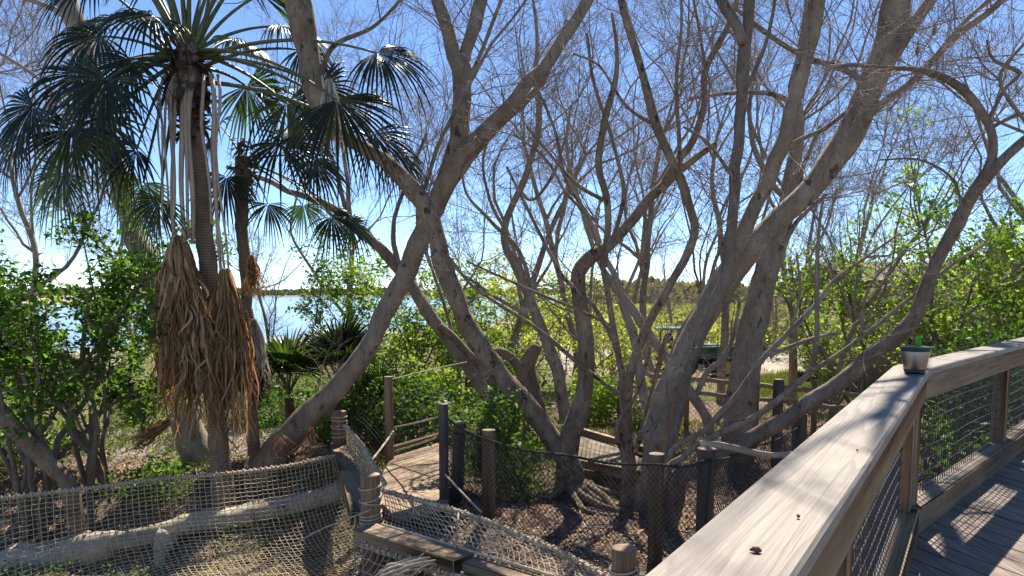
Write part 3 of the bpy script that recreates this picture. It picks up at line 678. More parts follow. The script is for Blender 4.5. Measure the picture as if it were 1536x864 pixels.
def netfence(label, pts, c, r, m, topm, tr):
    h = thing('netting_fence', label, 'fence', tuple(pts[0])); o0 = np.array(h.location); mb = MB()
    for a, b in zip(pts[:-1], pts[1:]):
        ga = np.array([a[0], a[1], float(gz(a[0], a[1]))-.03]); g2 = np.array([b[0], b[1], float(gz(b[0], b[1]))-.03])
        diamond(mb, ga-o0, g2-o0, a[2]-ga[2], b[2]-g2[2], c, r)
    mb.build('netting', m, h)
    full = []
    for a, b in zip(pts[:-1], pts[1:]): full += [a-o0, (np.array(a)+b)/2-o0-Z*.035]
    full.append(pts[-1]-o0); rope('top_rope', full, tr, topm, parent=h)
    return h
fr = lambda x, y, d: P(x, y, d)
netfence('black diamond netting fence under a black rope past the central trees', [fr(672, 628, 8.35), fr(733, 660, 8.15), fr(850, 683, 7.5), fr(985, 697, 6.83), fr(1060, 691, 6.32)], .062, .0036, NETBLACK, ROPE_BLACK, .015)
netfence('black diamond netting between the two dark posts near the rail', [fr(1060, 690, 6.34), fr(1125, 672, 7.5), fr(1200, 640, 8.5)], .062, .0034, NETBLACK, ROPE_BLACK, .010)
netfence('black netting stretched behind the platform edge posts', [fr(672, 640, 8.6), fr(690, 650, 9.0), fr(770, 640, 10.2)], .062, .0034, NETBLACK, ROPE_BLACK, .010)
MESHGREY = plain('grey fence netting', (.10, .09, .08), .7)
netfence('grey diamond mesh netting below the split rails on the right', [fr(940, 600, 13.2), fr(1060, 600, 12.8), fr(1168, 597, 12.3), fr(1225, 600, 12.0), fr(1330, 606, 11.4)], .085, .0034, MESHGREY, MESHGREY, .006)
netfence('dark netting wrapped along the far side of the platform', [fr(508, 640, 11.25), fr(583, 590, 10.65), fr(660, 590, 11.6), fr(760, 590, 12.5)], .07, .0028, NETBLACK, ROPE_BLACK, .008)

# split rail fence on the right
f_ = thing('split_rail_fence', 'brown split rail fence with two rails in front of the gravel drive', 'fence', tuple(P(940, 640, 14.6))); o0 = np.array(f_.location)
pts = [(930, 14.9), (1030, 14.7), (1130, 14.3), (1222, 14.0), (1290, 13.8), (1400, 13.2)]
for px, d in pts:
    b = P(px, 600, d); g = float(gz(b[0], b[1])); MB().tube([np.array([b[0], b[1], g-.1])-o0, np.array([b[0], b[1], P(px, 574, d)[2]+.06])-o0], .055, 10).build('fence_post', POST, f_)
for (a, da), (b, dbb) in zip(pts[:-1], pts[1:]):
    for y, dy in ((577, 0), (598, 0)):
        ya = y+(a-1130)*.1; yb = y+(b-1130)*.1
        A, B = P(a, ya, da-.06)-o0, P(b, yb, dbb-.06)-o0; t = np.linspace(0, 1, 7)[:, None]; c = A*(1-t)+B*t+rng.normal(0, .012, (7, 3)); MB().tube(c, .045+rng.uniform(-.006, .006, 7), 8).build('fence_rail', BEAMWOOD, f_, True)

# compact green tractor parked beyond the fence
T0 = P(1050, 560, 25.0); tz = float(gz(T0[0], T0[1]))
tr = thing('tractor', 'green compact tractor with yellow wheels and a green canopy behind the branches', 'tractor', (T0[0]-.3, T0[1], tz), R(8))
TG = plain('tractor green paint', (.045, .13, .07), .45); TY = plain('yellow wheel paint', (.62, .45, .03), .4); TB = plain('black tractor rubber', (.02, .02, .02), .85); TM = plain('dark tractor metal', (.03, .03, .03), .6)
MB().box((.15, -.3, .62), (1.55, .3, 1.12), 0, .08).build('hood', TG, tr); MB().box((1.5, -.27, .55), (1.62, .27, 1.05), 0, .03).build('grille', TM, tr)
MB().box((-.9, -.28, .45), (1.5, .28, .64), 0, .03).build('chassis', TM, tr)
for sx in (-1, 1): MB().box((-1.0, sx*.42-.14, .98), (.0, sx*.42+.14, 1.06), 0, .03).build('fender', TG, tr)
st = MB().box((-.75, -.24, .95), (-.25, .24, 1.07), 0, .03); st.box((-.85, -.24, 1.05), (-.74, .24, 1.5), 0, .03); st.build('seat', TM, tr)
rp = MB(); 
for sx in (-.45, .45): rp.tube([(-.95, sx, .7), (-.95, sx, 1.5), (-.85, sx, 1.63)], .035, 8)
rp.build('roll_bar', TM, tr)
MB().box((-1.2, -.5, 1.62), (-.1, .5, 1.70), 0, .025).build('canopy', TG, tr)
wm = MB().tube([(.05, 0, 1.05), (-.12, 0, 1.3)], .02, 6); tt = np.linspace(0, 2*np.pi, 20); wm.tube(np.stack([-.12+.07*np.cos(tt), .18*np.sin(tt), 1.3+.16*np.cos(tt)], 1), .015, 6); wm.build('steering_wheel', TM, tr)
for x, y, rr, ww in ((-.55, .52, .56, .3), (-.55, -.52, .56, .3), (1.05, .48, .36, .2), (1.05, -.48, .36, .2)):
    def wheel(prof): # lathe about y
        m = MB().lathe(prof, S=28); V = m.v[0]; V[:] = np.stack([V[:, 0], V[:, 2], V[:, 1]], 1)+np.array([x, y, rr]); return m
    ty = wheel([(rr*.6, -ww/2), (rr*.93, -ww/2), (rr, -ww*.3), (rr, ww*.3), (rr*.93, ww/2), (rr*.6, ww/2)]).build('wheel', TB, tr)
    wheel([(rr*.6, -ww*.45), (rr*.5, -ww*.25), (rr*.2, -ww*.2), (0, -ww*.3)]).build('rim', TY, ty); wheel([(rr*.6, ww*.45), (rr*.5, ww*.25), (rr*.2, ww*.2), (0, ww*.3)]).build('rim', TY, ty)

# ------------------------------------------------------------------ bare trees
def limbpath(ctrl, d0, d1=None):
    """ctrl rows (px, py, width px[, depth]) -> points and radii in the place"""
    n = len(ctrl); out = []
    dk = [(i, c[3]) for i, c in enumerate(ctrl) if len(c) > 3]
    if not dk or dk[0][0] != 0: dk.insert(0, (0, d0))
    if dk[-1][0] != n-1: dk.append((n-1, d1 if d1 is not None else dk[-1][1]))
    for i, c in enumerate(ctrl):
        d = np.interp(i, [a for a, _ in dk], [b for _, b in dk]); p = P(c[0], c[1], d); out.append([*p, c[2]/2*d/F])
    return np.array(out)
def wood(name, ctrl, m, parent, S=16, step=.06, rough=.05, root=False, flare=0):
    c = spline(ctrl, step); pts, rad = c[:, :3].copy(), np.maximum(c[:, 3], .002); K = len(pts)
    n1 = np.interp(np.arange(K), np.arange(0, K+8, 7), rng.normal(0, 1, len(np.arange(0, K+8, 7))))
    rad = rad*(1+rough*n1)
    t = unit(np.gradient(pts, axis=0)); ref = np.array([.13, 1, .05]); e1 = unit(np.cross(t, ref)); e2 = np.cross(t, e1); a = np.arange(S)*2*np.pi/S
    lump = 1+rough*.8*np.stack([np.interp(np.arange(K), np.arange(0, K+12, 11), rng.normal(0, 1, len(np.arange(0, K+12, 11)))) for _ in range(S)], 1)
    j1 = np.stack([np.interp(np.arange(K), np.arange(0, K+5, 4), rng.normal(0, 1, len(np.arange(0, K+5, 4)))) for _ in range(3)], 1); j1[0] = 0
    pts = pts+j1*np.minimum(rad, .09)[:, None]*.13; t = unit(np.gradient(pts, axis=0)); e1 = unit(np.cross(t, ref)); e2 = np.cross(t, e1)
    lump = lump+rng.normal(0, .018, lump.shape); seg = np.linalg.norm(pts[1]-pts[0])
    for _ in range(int(K*seg*1.6)):           # branch scars and knots
        k0, a0, am = rng.integers(2, K), rng.uniform(0, 6.28), rng.uniform(.08, .24)*rng.choice([1, 1, -.6]); w_ = np.maximum(rad[k0]*.55/seg, .9)
        lump = lump+am*np.exp(-((np.arange(K)-k0)/w_)**2)[:, None]*np.exp(-(((a-a0+np.pi) % (2*np.pi)-np.pi)/.5)**2)[None]
    if flare:                      # buttress roots at the foot
        hgt = np.linspace(0, 1, K)[:, None]; fl = np.exp(-((pts[:, 2]-pts[0, 2])/.28))[:, None]
        lump = lump*(1+flare*fl*(.5+.5*np.cos(a*5+1.3)[None]+.25*np.cos(a*3)[None]))
    V = pts[:, None]+(rad[:, None]*lump)[..., None]*(np.cos(a)[:, None]*e1[:, None]+np.sin(a)[:, None]*e2[:, None])
    b = (np.arange(K-1)*S)[:, None]; j = np.arange(S)[None]; q = np.stack([b+j, b+(j+1) % S, b+S+(j+1) % S, b+S+j], -1).reshape(-1, 4)
    V = np.concatenate([V.reshape(-1, 3), pts[:1], pts[-1:]+t[-1:]*rad[-1]*.25]); n = K*S
    tr_ = np.array([[n, (i+1) % S, i] for i in range(S)]+[[n+1, n-S+i, n-S+(i+1) % S] for i in range(S)])
    return mesh(name, V-np.array(parent.location), [q, tr_], m, parent, True), pts, rad
def twigs(polys, n1, L1, n2, n3, up=.05, r1=.0085, seedmul=1.0, lo=.15, wig=.15, K1=9):
    """fine branching off a set of (pts, rad) limbs: three generations, one mesh"""
    mb = MB(); P1, D1, R1 = [], [], []
    for pts, rad, k in polys:
        n = max(1, int(n1*k*.55)); i = (rng.uniform(lo, 1, n)*(len(pts)-1.01)).astype(int); t = unit(pts[np.minimum(i+1, len(pts)-1)]-pts[np.maximum(i-1, 0)])
        s = rng.normal(size=(n, 3)); s[:, 2] += .25; s -= (s*t).sum(1, keepdims=True)*t; s = unit(s); a = np.radians(rng.uniform(30, 75, n))[:, None]
        P1.append(pts[i]); D1.append(t*np.cos(a)+s*np.sin(a)); R1.append(rad[i])
    P1, D1, R1 = np.concatenate(P1), np.concatenate(D1), np.concatenate(R1); n = len(P1)
    L = L1*rng.uniform(.45, 1.25, n); A = grow(P1, D1, L, K1, wig, up); ra = np.minimum(r1*rng.uniform(.6, 1.3, n)*(L/L1)**.7, R1*.6)[:, None]*np.linspace(1, .35, K1)[None]
    V, q = tubes(A, ra, 5); mb.add(V, q)
    p, d, rr, u = branch_from(A, ra, n2, .12, 1, (25, 65)); L = L1*.42*rng.uniform(.4, 1.3, len(p))*(1.15-.5*u)
    B = grow(p, d, L, 7, wig*1.1, up); rb = np.minimum(r1*.45*rng.uniform(.7, 1.2, len(p)), rr*.75)[:, None]*np.linspace(1, .45, 7)[None]; V, q = tubes(B, rb, 4); mb.add(V, q)
    C = None
    if n3:
        p, d, rr, u = branch_from(B, rb, n3, .15, 1, (25, 65)); L = L1*.17*rng.uniform(.4, 1.4, len(p))
        C = grow(p, d, L, 5, wig*1.2, up); rc = np.minimum(r1*.26*rng.uniform(.8, 1.2, len(p)), rr*.9)[:, None]*np.linspace(1, .6, 5)[None]; V, q = tubes(C, rc, 3); mb.add(V, q)
    return mb, A, B, C
TREES = {}
def tree(name, label, trunk, limbs, d0, d1=None, bark=None, twig=TWIG, group=None, flare=.5, tw=None, S=14, rough=.05, ground_root=True, ws=(1, 1), leafbits=0):
    tp = limbpath([(c[0], c[1], c[2]*ws[0], *c[3:]) for c in trunk], d0, d1); base = tp[0, :3].copy()
    if ground_root:
        g = float(gz(base[0], base[1])); dn = base[2]-g
        if dn > -.05:
            step = tp[0, :3]-tp[1, :3]; sh = step[:2]*min(1, max(dn, 0)/max(abs(step[2]), .1))*.5
            nb_ = np.array([base[0]+sh[0], base[1]+sh[1], g-.18, tp[0, 3]*1.12]); tp = np.vstack([nb_, tp]) if dn > .05 else np.vstack([nb_, tp[1:]])
            base = nb_[:3].copy(); base[2] = g
    h = thing(name, label, 'tree', tuple(base), 0, group)
    polys = []; _, p, r = wood('trunk', tp, bark, h, S, rough=rough, flare=flare); polys.append((p, r, .5))
    for k, l in enumerate(limbs):
        dd = l[0] if isinstance(l[0], tuple) and len(l[0]) == 2 else (d1 or d0, None); body = l[1:] if isinstance(l[0], tuple) and len(l[0]) == 2 else l
        c = limbpath([(q[0], q[1], q[2]*ws[1], *q[3:]) for q in body], *dd); _, p, r = wood('limb', c, bark, h, max(7, S-4), rough=rough); polys.append((p, r, 1.0*min(1.6, np.linalg.norm(p[-1]-p[0])/1.6)))
    if tw:
        mb, A, B, C = twigs(polys, **tw)
        for v in mb.v: v -= np.array(h.location)
        mb.build('twig_crown', twig, h)
        if leafbits:
            src = C if C is not None else B; i = rng.integers(0, len(src), leafbits); V, q = leaves(src[i, -1], .045, .2, .4); mesh('bud_leaves', V-np.array(h.location), q, LEAF_LIME, h)
    TREES[label] = h; return h

tree('bare_tree', 'smooth grey leaning tree forking high, crossing behind the broken trunk left of centre',
     [(396, 712, 46), (420, 672, 42), (455, 632, 38), (500, 588, 33), (540, 540, 30), (575, 475, 29), (605, 415, 29), (630, 360, 29), (655, 305, 29), (672, 265, 31), (685, 225, 30), (690, 180, 28), (692, 135, 28), (691, 95, 29)],
     [[(11.3, 11.2), (691, 105, 36), (676, 60, 29), (655, 0, 26), (640, -70, 22)], [(11.3, 11.6), (693, 105, 32), (706, 50, 30), (722, 0, 28), (742, -70, 22)],
      [(11.3, 10.6), (672, 262, 36), (700, 220, 34), (745, 180, 32), (785, 132, 29), (830, 80, 27), (878, 5, 24), (915, -60, 20)],
      [(11.4, 11.2), (655, 322, 22), (687, 265, 19), (737, 200, 17), (785, 155, 15), (812, 125, 13), (832, 85, 10), (850, 30, 7)],
      [(11.3, 11), (690, 145, 12), (712, 100, 10), (727, 65, 9), (752, 0, 8), (765, -40, 6)],
      [(10.9, 10.6), (637, 285, 10), (655, 225, 9), (682, 168, 9), (710, 115, 8), (735, 70, 7), (775, 20, 5), (800, -20, 4)]],
     11.3, None, BARK_GREY, tw=dict(n1=16, L1=1.5, n2=9, n3=5), ws=(1, 0.68), flare=.3)
tree('bare_tree', 'brown trunk with flaking bark leaning left from the central tree foot into the palm leaves',
     [(858, 705, 36), (835, 668, 34), (800, 620, 32), (765, 578, 34), (735, 540, 36), (705, 495, 38), (685, 455, 38), (668, 410, 35), (655, 365, 33), (640, 320, 31), (622, 290, 29), (600, 262, 28), (575, 240, 26), (540, 218, 25), (510, 200, 28), (486, 165, 36), (470, 125, 40), (462, 80, 40), (452, 30, 40), (440, -30, 38), (428, -80, 36)],
     [[(10.2, 10), (482, 168, 15), (500, 158, 14), (515, 152, 13), (540, 150, 12), (568, 146, 10)], [(10.2, 10.5), (456, 50, 20), (438, 22, 20), (420, -10, 20), (400, -50, 18)],
      [(10.2, 10.4), (478, 120, 9), (500, 70, 8), (560, 40, 6), (610, -10, 4)]],
     9.6, 10.2, BARK_BROWN, tw=dict(n1=9, L1=1.3, n2=8, n3=4, lo=.55), ws=(0.84, 0.85), flare=.2, rough=.08)
tree('bare_tree', 'grey slender trunk leaning left behind the crossing trunks, thinning into the palm leaves',
     [(742, 615, 35), (712, 565, 32), (680, 520, 30), (650, 480, 28), (625, 440, 27), (600, 405, 25), (575, 378, 24), (545, 352, 22), (520, 325, 20), (480, 303, 16), (430, 285, 13), (400, 270, 11), (340, 250, 9)],
     [[(14.2, 14.5), (598, 405, 12), (590, 340, 10), (612, 270, 8), (640, 200, 7)], [(14.2, 14), (520, 325, 10), (505, 260, 9), (480, 200, 7)]],
     14.3, None, BARK_GREY, tw=dict(n1=14, L1=1.7, n2=10, n3=5, lo=.3), ws=(0.68, 0.7), flare=.2)
tree('bare_tree', 'thick grey trunk leaning left directly behind the ringed palm trunk',
     [(305, 725, 54), (290, 660, 52), (272, 600, 47), (255, 540, 44), (243, 480, 42), (232, 430, 41), (215, 385, 42), (196, 340, 36), (180, 280, 32), (162, 200, 32), (140, 120, 34), (118, 45, 36), (95, -10, 34), (75, -70, 30)],
     [[(12, 11.8), (112, 35, 12), (80, 14, 9), (40, -2, 8), (0, -14, 6)], [(12, 12.3), (176, 270, 12), (120, 190, 9), (60, 120, 7), (0, 80, 6)]],
     12.0, None, BARK_PALE, tw=dict(n1=16, L1=1.7, n2=10, n3=5, lo=.4), ws=(0.84, 0.8), flare=.35)
tree('bare_tree', 'central bare tree with spreading roots and a long limb snapped off at the right',
     [(856, 768, 66), (850, 720, 46), (850, 680, 42), (858, 645, 46), (868, 610, 42), (878, 575, 38), (880, 530, 36), (876, 480, 36), (868, 440, 34), (868, 410, 34), (885, 388, 34), (912, 368, 28), (945, 335, 24), (975, 300, 22), (1005, 268, 22), (1040, 240, 16), (1072, 216, 13)],
     [[(9.6, 10), (905, 400, 16), (912, 350, 15), (911, 300, 14), (898, 245, 16), (906, 180, 15), (922, 125, 13), (925, 75, 9), (918, 20, 6)],
      [(9.6, 9.2), (998, 272, 15), (1020, 238, 14), (1043, 203, 14), (1056, 160, 13), (1058, 110, 12), (1078, 65, 12), (1100, 20, 11), (1114, -40, 10)],
      [(9.2, 9.0), (1058, 100, 7), (1050, 50, 6), (1038, -10, 5)], [(9.7, 10.2), (900, 375, 10), (880, 320, 8), (850, 270, 8), (830, 190, 6), (800, 120, 5)],
      [(9.6, 9.9), (905, 300, 8), (870, 280, 8), (840, 250, 7), (790, 190, 5)]],
     9.6, None, BARK_BROWN, tw=dict(n1=8, L1=1.35, n2=8, n3=5, lo=.3), ws=(0.68, 0.72), flare=1.1, rough=.07)
tree('bare_tree', 'many stemmed bare tree with thin curving stems just right of the central tree',
     [(948, 785, 44), (944, 700, 30), (940, 640, 27), (940, 592, 23)],
     [[(9.2, 8.8), (940, 600, 20), (946, 560, 18), (958, 515, 18), (980, 470, 17), (1005, 430, 16), (1030, 385, 16), (1043, 348, 16), (1036, 310, 15), (1022, 270, 17), (1003, 230, 17), (985, 190, 17), (972, 145, 17), (960, 100, 15), (945, 50, 15), (932, 0, 14), (925, -60, 12)],
      [(9.2, 9.4), (938, 600, 15), (930, 545, 14), (920, 490, 12), (912, 440, 11), (905, 395, 10), (925, 340, 9), (935, 280, 8), (915, 200, 7), (890, 120, 6), (880, 50, 5)],
      [(9.2, 9.5), (938, 570, 12), (917, 505, 10), (890, 460, 9), (850, 420, 8), (833, 395, 7), (800, 330, 6), (760, 250, 5)],
      [(9.3, 8.9), (940, 600, 10), (900, 570, 9), (866, 544, 9), (811, 497, 8), (755, 461, 7), (708, 428, 6), (670, 380, 4)],
      [(9.4, 9.0), (920, 490, 7), (866, 464, 6), (811, 442, 6), (755, 417, 5), (700, 392, 4)],
      [(9.2, 9.3), (946, 690, 14), (965, 640, 12), (985, 560, 10), (1000, 500, 8)], [(9.2, 9.0), (940, 690, 13), (925, 640, 10), (955, 590, 9), (975, 520, 7)],
      [(9, 8.7), (1022, 270, 8), (1018, 200, 8), (1015, 120, 7), (1022, 40, 6), (1020, -30, 5)],
      [(9, 8.9), (985, 190, 7), (940, 160, 6), (900, 100, 5), (860, 80, 4)],
      [(9.4, 9.6), (905, 395, 7), (885, 330, 7), (850, 290, 6), (820, 240, 5), (770, 200, 4)]],
     9.25, None, BARK_BROWN, tw=dict(n1=7, L1=1.15, n2=8, n3=5, lo=.25, r1=.008), ws=(0.7, 0.74), flare=.8, rough=.06)
tree('bare_tree', 'biggest tree right of centre, brown trunk splitting into three heavy limbs',
     [(972, 800, 58), (978, 730, 42), (981, 690, 36), (988, 640, 37), (997, 600, 39), (1013, 560, 39), (1030, 520, 38), (1050, 485, 38), (1070, 450, 40), (1092, 412, 40)],
     [[(9.0, 8.6), (1062, 462, 34), (1080, 428, 34), (1098, 395, 32), (1114, 353, 28), (1136, 305, 26), (1158, 255, 27), (1180, 200, 27), (1198, 130, 28), (1215, 60, 27), (1226, 0, 27), (1236, -70, 25), (1234, -180, 21, 8.0), (1205, -300, 16, 7.2), (1160, -430, 11, 6.4), (1130, -560, 7, 5.8)],
      [(7.6, 6.4), (1218, -240, 10), (1260, -320, 9), (1330, -420, 7), (1420, -560, 5)], [(7.2, 6), (1198, -310, 10), (1130, -350, 8), (1050, -430, 6), (960, -520, 4)], [(6.6, 5.4), (1172, -400, 8), (1230, -500, 7), (1300, -640, 5), (1330, -760, 4)], [(6.4, 5.2), (1158, -430, 7), (1090, -560, 6), (1040, -700, 4)],
      [(9.0, 8.2), (1068, 456, 46), (1086, 424, 48), (1110, 392, 46), (1138, 362, 43), (1175, 325, 42), (1215, 285, 44), (1250, 240, 48), (1280, 190, 50), (1302, 140, 47), (1322, 90, 46), (1338, 40, 48), (1350, -10, 48), (1368, -80, 44)],
      [(8.3, 8.1), (1322, 105, 26), (1350, 68, 24), (1378, 25, 22), (1405, -20, 20), (1430, -70, 17)],
      [(8.4, 7.8), (1296, 180, 17), (1325, 155, 15), (1360, 128, 14), (1396, 94, 13), (1440, 50, 12), (1485, 15, 12), (1525, -25, 11)],
      [(7.9, 7.6), (1396, 94, 8), (1440, 40, 7), (1485, -2, 7), (1520, -40, 6)],
      [(8.4, 8.8), (1294, 142, 13), (1286, 116, 11), (1262, 104, 10), (1200, 82, 9), (1140, 42, 8), (1095, 5, 6)],
      [(8.8, 8.4), (1172, 240, 9), (1190, 215, 8), (1240, 190, 7), (1290, 150, 7), (1330, 110, 6)]],
     9.0, None, BARK_GREY, tw=dict(n1=13, L1=1.35, n2=10, n3=6, lo=.25), ws=(1, 0.82), flare=.5, rough=.05, S=18)
tree('bare_tree', 'dark straight stem rising beside the three heavy limbs of the biggest tree',
     [(994, 760, 22), (1001, 700, 18), (1014, 640, 16), (1023, 595, 16), (1033, 555, 16), (1050, 505, 17), (1068, 465, 18), (1086, 420, 20), (1094, 370, 21), (1099, 320, 20), (1103, 260, 20), (1109, 195, 20), (1115, 130, 20), (1120, 60, 20), (1123, 0, 20), (1126, -70, 18)],
     [[(8.4, 8.6), (1116, 66, 18), (1102, 36, 20), (1084, 4, 22), (1068, -35, 20)], [(8.4, 8.2), (1113, 150, 8), (1150, 60, 7), (1165, -20, 6)], [(8.4, 8.7), (1102, 270, 7), (1062, 215, 6), (1025, 190, 5)]],
     8.5, None, BARK_DARK, tw=dict(n1=10, L1=1.2, n2=9, n3=6, lo=.5), ws=(0.86, 0.8), flare=.3, rough=.06)
tree('bare_tree', 'smooth grey upright trunk behind the dark posts, right of the biggest tree',
     [(1100, 745, 60), (1106, 680, 58), (1112, 620, 57), (1118, 560, 54), (1128, 500, 47), (1142, 440, 44), (1155, 390, 38), (1170, 340, 30), (1183, 290, 26), (1193, 230, 23), (1197, 180, 21), (1192, 130, 17), (1200, 80, 14), (1210, 20, 12), (1216, -40, 10)],
     [[(11.2, 11.5), (1150, 420, 24), (1175, 350, 20), (1196, 300, 14), (1205, 250, 10), (1230, 190, 7)], [(11.2, 11.6), (1180, 300, 12), (1155, 270, 11), (1130, 215, 10), (1125, 150, 8), (1140, 80, 6)],
      [(11.2, 11), (1192, 170, 10), (1180, 150, 10), (1150, 140, 9), (1090, 140, 7), (1030, 150, 5)], [(11.2, 11.2), (1140, 440, 16), (1165, 400, 14), (1190, 340, 10), (1240, 290, 7)]],
     11.3, None, BARK_GREY, tw=dict(n1=13, L1=1.5, n2=10, n3=6, lo=.4), ws=(0.88, 0.75), flare=.3)
tree('bare_tree', 'long dark limb slanting up to the right past the tumbler with an arching top',
     [(1018, 722, 36), (1050, 702, 35), (1090, 678, 34), (1140, 650, 33), (1190, 622, 33), (1240, 587, 33), (1290, 548, 33), (1340, 512, 31), (1372, 477, 29), (1390, 432, 27), (1408, 385, 26), (1435, 335, 25), (1460, 290, 24), (1480, 264, 26)],
     [[(6.7, 6.8), (1478, 270, 19), (1490, 232, 16), (1487, 195, 15), (1470, 163, 16), (1445, 135, 16), (1415, 115, 13), (1380, 105, 10), (1340, 102, 8), (1300, 99, 6), (1250, 99, 5)],
      [(6.7, 6.5), (1480, 266, 21), (1510, 235, 19), (1545, 205, 18), (1595, 168, 16), (1650, 110, 14)],
      [(6.8, 7.2), (1490, 190, 8), (1520, 175, 7), (1570, 160, 6)], [(6.7, 7), (1445, 330, 6), (1430, 270, 5), (1380, 240, 4), (1320, 240, 3)],
      [(6.8, 6.6), (1482, 180, 7), (1510, 130, 6), (1530, 110, 8), (1490, 90, 5), (1480, 60, 4)], [(6.5, 6.2), (1550, 200, 7), (1500, 120, 6), (1540, 60, 5)]],
     8.2, 6.7, BARK_DARK, tw=dict(n1=11, L1=1.0, n2=11, n3=7, lo=.55, r1=.008), ws=(0.74, 0.8), flare=.1, rough=.05)
tree('bare_sapling', 'slim leaning sapling whose upright twig stands in front of the big limb near the tumbler',
     [(996, 712, 13), (1025, 685, 13), (1054, 662, 13), (1119, 633, 14), (1167, 600, 14), (1200, 572, 13), (1216, 556, 12), (1224, 520, 11), (1226, 485, 10), (1225, 420, 9), (1228, 350, 7), (1236, 290, 5)],
     [[(7.6, 7.2), (1216, 556, 10), (1248, 538, 10), (1281, 515, 9), (1320, 485, 8), (1359, 452, 8), (1431, 395, 7), (1478, 366, 5)],
      [(7.6, 7.8), (1225, 430, 6), (1215, 390, 5), (1240, 340, 5), (1256, 280, 4)], [(7.5, 7.3), (1290, 508, 6), (1300, 440, 5), (1330, 400, 4), (1400, 350, 3)]],
     7.9, 7.5, BARK_GREY, tw=dict(n1=9, L1=.9, n2=8, n3=5, lo=.4, r1=.006), ws=(0.75, 0.75), flare=.1, leafbits=0)
tree('bare_sapling', 'thin curved sapling stem slanting right between the two leaning dark limbs',
     [(1002, 690, 11), (1030, 660, 11), (1057, 645, 11), (1103, 595, 11), (1141, 543, 10), (1187, 494, 10), (1229, 449, 8), (1252, 420, 7), (1300, 385, 5), (1350, 350, 4)],
     [[(8.1, 8.3), (1154, 533, 9), (1193, 517, 8), (1230, 505, 7), (1261, 500, 5)], [(8, 7.8), (1187, 494, 5), (1200, 440, 5), (1195, 380, 4)]],
     8.3, 8.0, BARK_GREY, tw=dict(n1=9, L1=.9, n2=8, n3=5, lo=.3, r1=.006), ws=(0.8, 0.8), flare=.1)
tree('bare_tree', 'thin wavy grey tree standing behind the central tree',
     [(856, 655, 28), (845, 603, 23), (836, 555, 22), (822, 517, 20), (803, 464, 18), (782, 420, 15), (762, 375, 14), (756, 345, 13), (768, 308, 12), (784, 275, 12), (798, 235, 11), (807, 200, 11), (809, 165, 10), (802, 120, 8), (806, 60, 6), (800, 0, 5)],
     [[(13, 13.5), (803, 464, 9), (780, 380, 8), (735, 330, 7), (700, 290, 5), (690, 230, 4)], [(13, 12.6), (778, 285, 7), (800, 300, 6), (830, 260, 6), (850, 200, 5)], [(13, 13), (757, 345, 7), (735, 300, 6), (725, 240, 5), (745, 180, 4)]],
     13.0, None, BARK_GREY, tw=dict(n1=15, L1=1.6, n2=11, n3=6, lo=.3), ws=(0.85, 0.8), flare=.3)
tree('bare_tree', 'slanting pale grey stem behind the many stemmed tree',
     [(972, 620, 17), (961, 578, 16), (950, 505, 15), (936, 464, 14), (928, 428, 13), (905, 380, 11), (880, 330, 10), (862, 280, 8), (850, 220, 6), (856, 160, 5)],
     [[(12.4, 12.8), (932, 450, 8), (955, 400, 7), (975, 340, 6), (1000, 280, 5)], [(12.4, 12), (905, 380, 6), (895, 320, 5), (930, 250, 4)]],
     12.3, None, BARK_PALE, tw=dict(n1=14, L1=1.5, n2=11, n3=6, lo=.3), ws=(0.8, 0.75), flare=.2)
tree('bare_tree', 'pale grey slanting trunk crossing low behind the base of the biggest tree',
     [(1062, 640, 18), (1030, 580, 18), (994, 530, 17), (972, 500, 16), (950, 468, 15), (925, 435, 13), (900, 395, 10), (882, 350, 8), (870, 300, 6)],
     [[(12.8, 13), (1005, 545, 12), (1020, 500, 10), (1050, 450, 8), (1060, 390, 6), (1085, 330, 5)], [(12.8, 12.5), (1040, 600, 12), (1060, 560, 11), (1095, 520, 9), (1110, 450, 7)]],
     12.8, None, BARK_PALE, tw=dict(n1=15, L1=1.4, n2=11, n3=6, lo=.2), ws=(0.85, 0.75), flare=.2)
tree('dead_stump', 'broken gnarled stump with a twisted horizontal bough behind the centre bush',
     [(800, 640, 44), (797, 600, 40), (792, 565, 32), (795, 540, 26), (806, 520, 22)],
     [[(13.6, 13.4), (795, 585, 26), (770, 572, 22), (745, 575, 18), (722, 548, 18), (703, 530, 16), (676, 504, 15), (660, 490, 12)], [(13.6, 13.2), (790, 575, 18), (775, 545, 16), (755, 530, 14), (735, 527, 10)]],
     13.6, None, BARK_BROWN, ws=(0.85, 0.85), flare=.3, rough=.12)
tree('bare_tree', 'thin pale trunk far left beyond the leafy shrub by the water',
     [(212, 560, 9), (207, 528, 9), (194, 490, 8), (183, 425, 7), (181, 385, 6), (184, 340, 5), (176, 300, 4)],
     [[(26, 26), (184, 430, 5), (165, 380, 4), (120, 330, 3), (70, 300, 2.5)], [(26, 27), (182, 400, 4), (205, 340, 3), (150, 280, 3), (100, 240, 2.5)]],
     26.0, None, BARK_PALE, tw=dict(n1=26, L1=2.6, n2=12, n3=6, r1=.016, lo=.2), flare=.2)

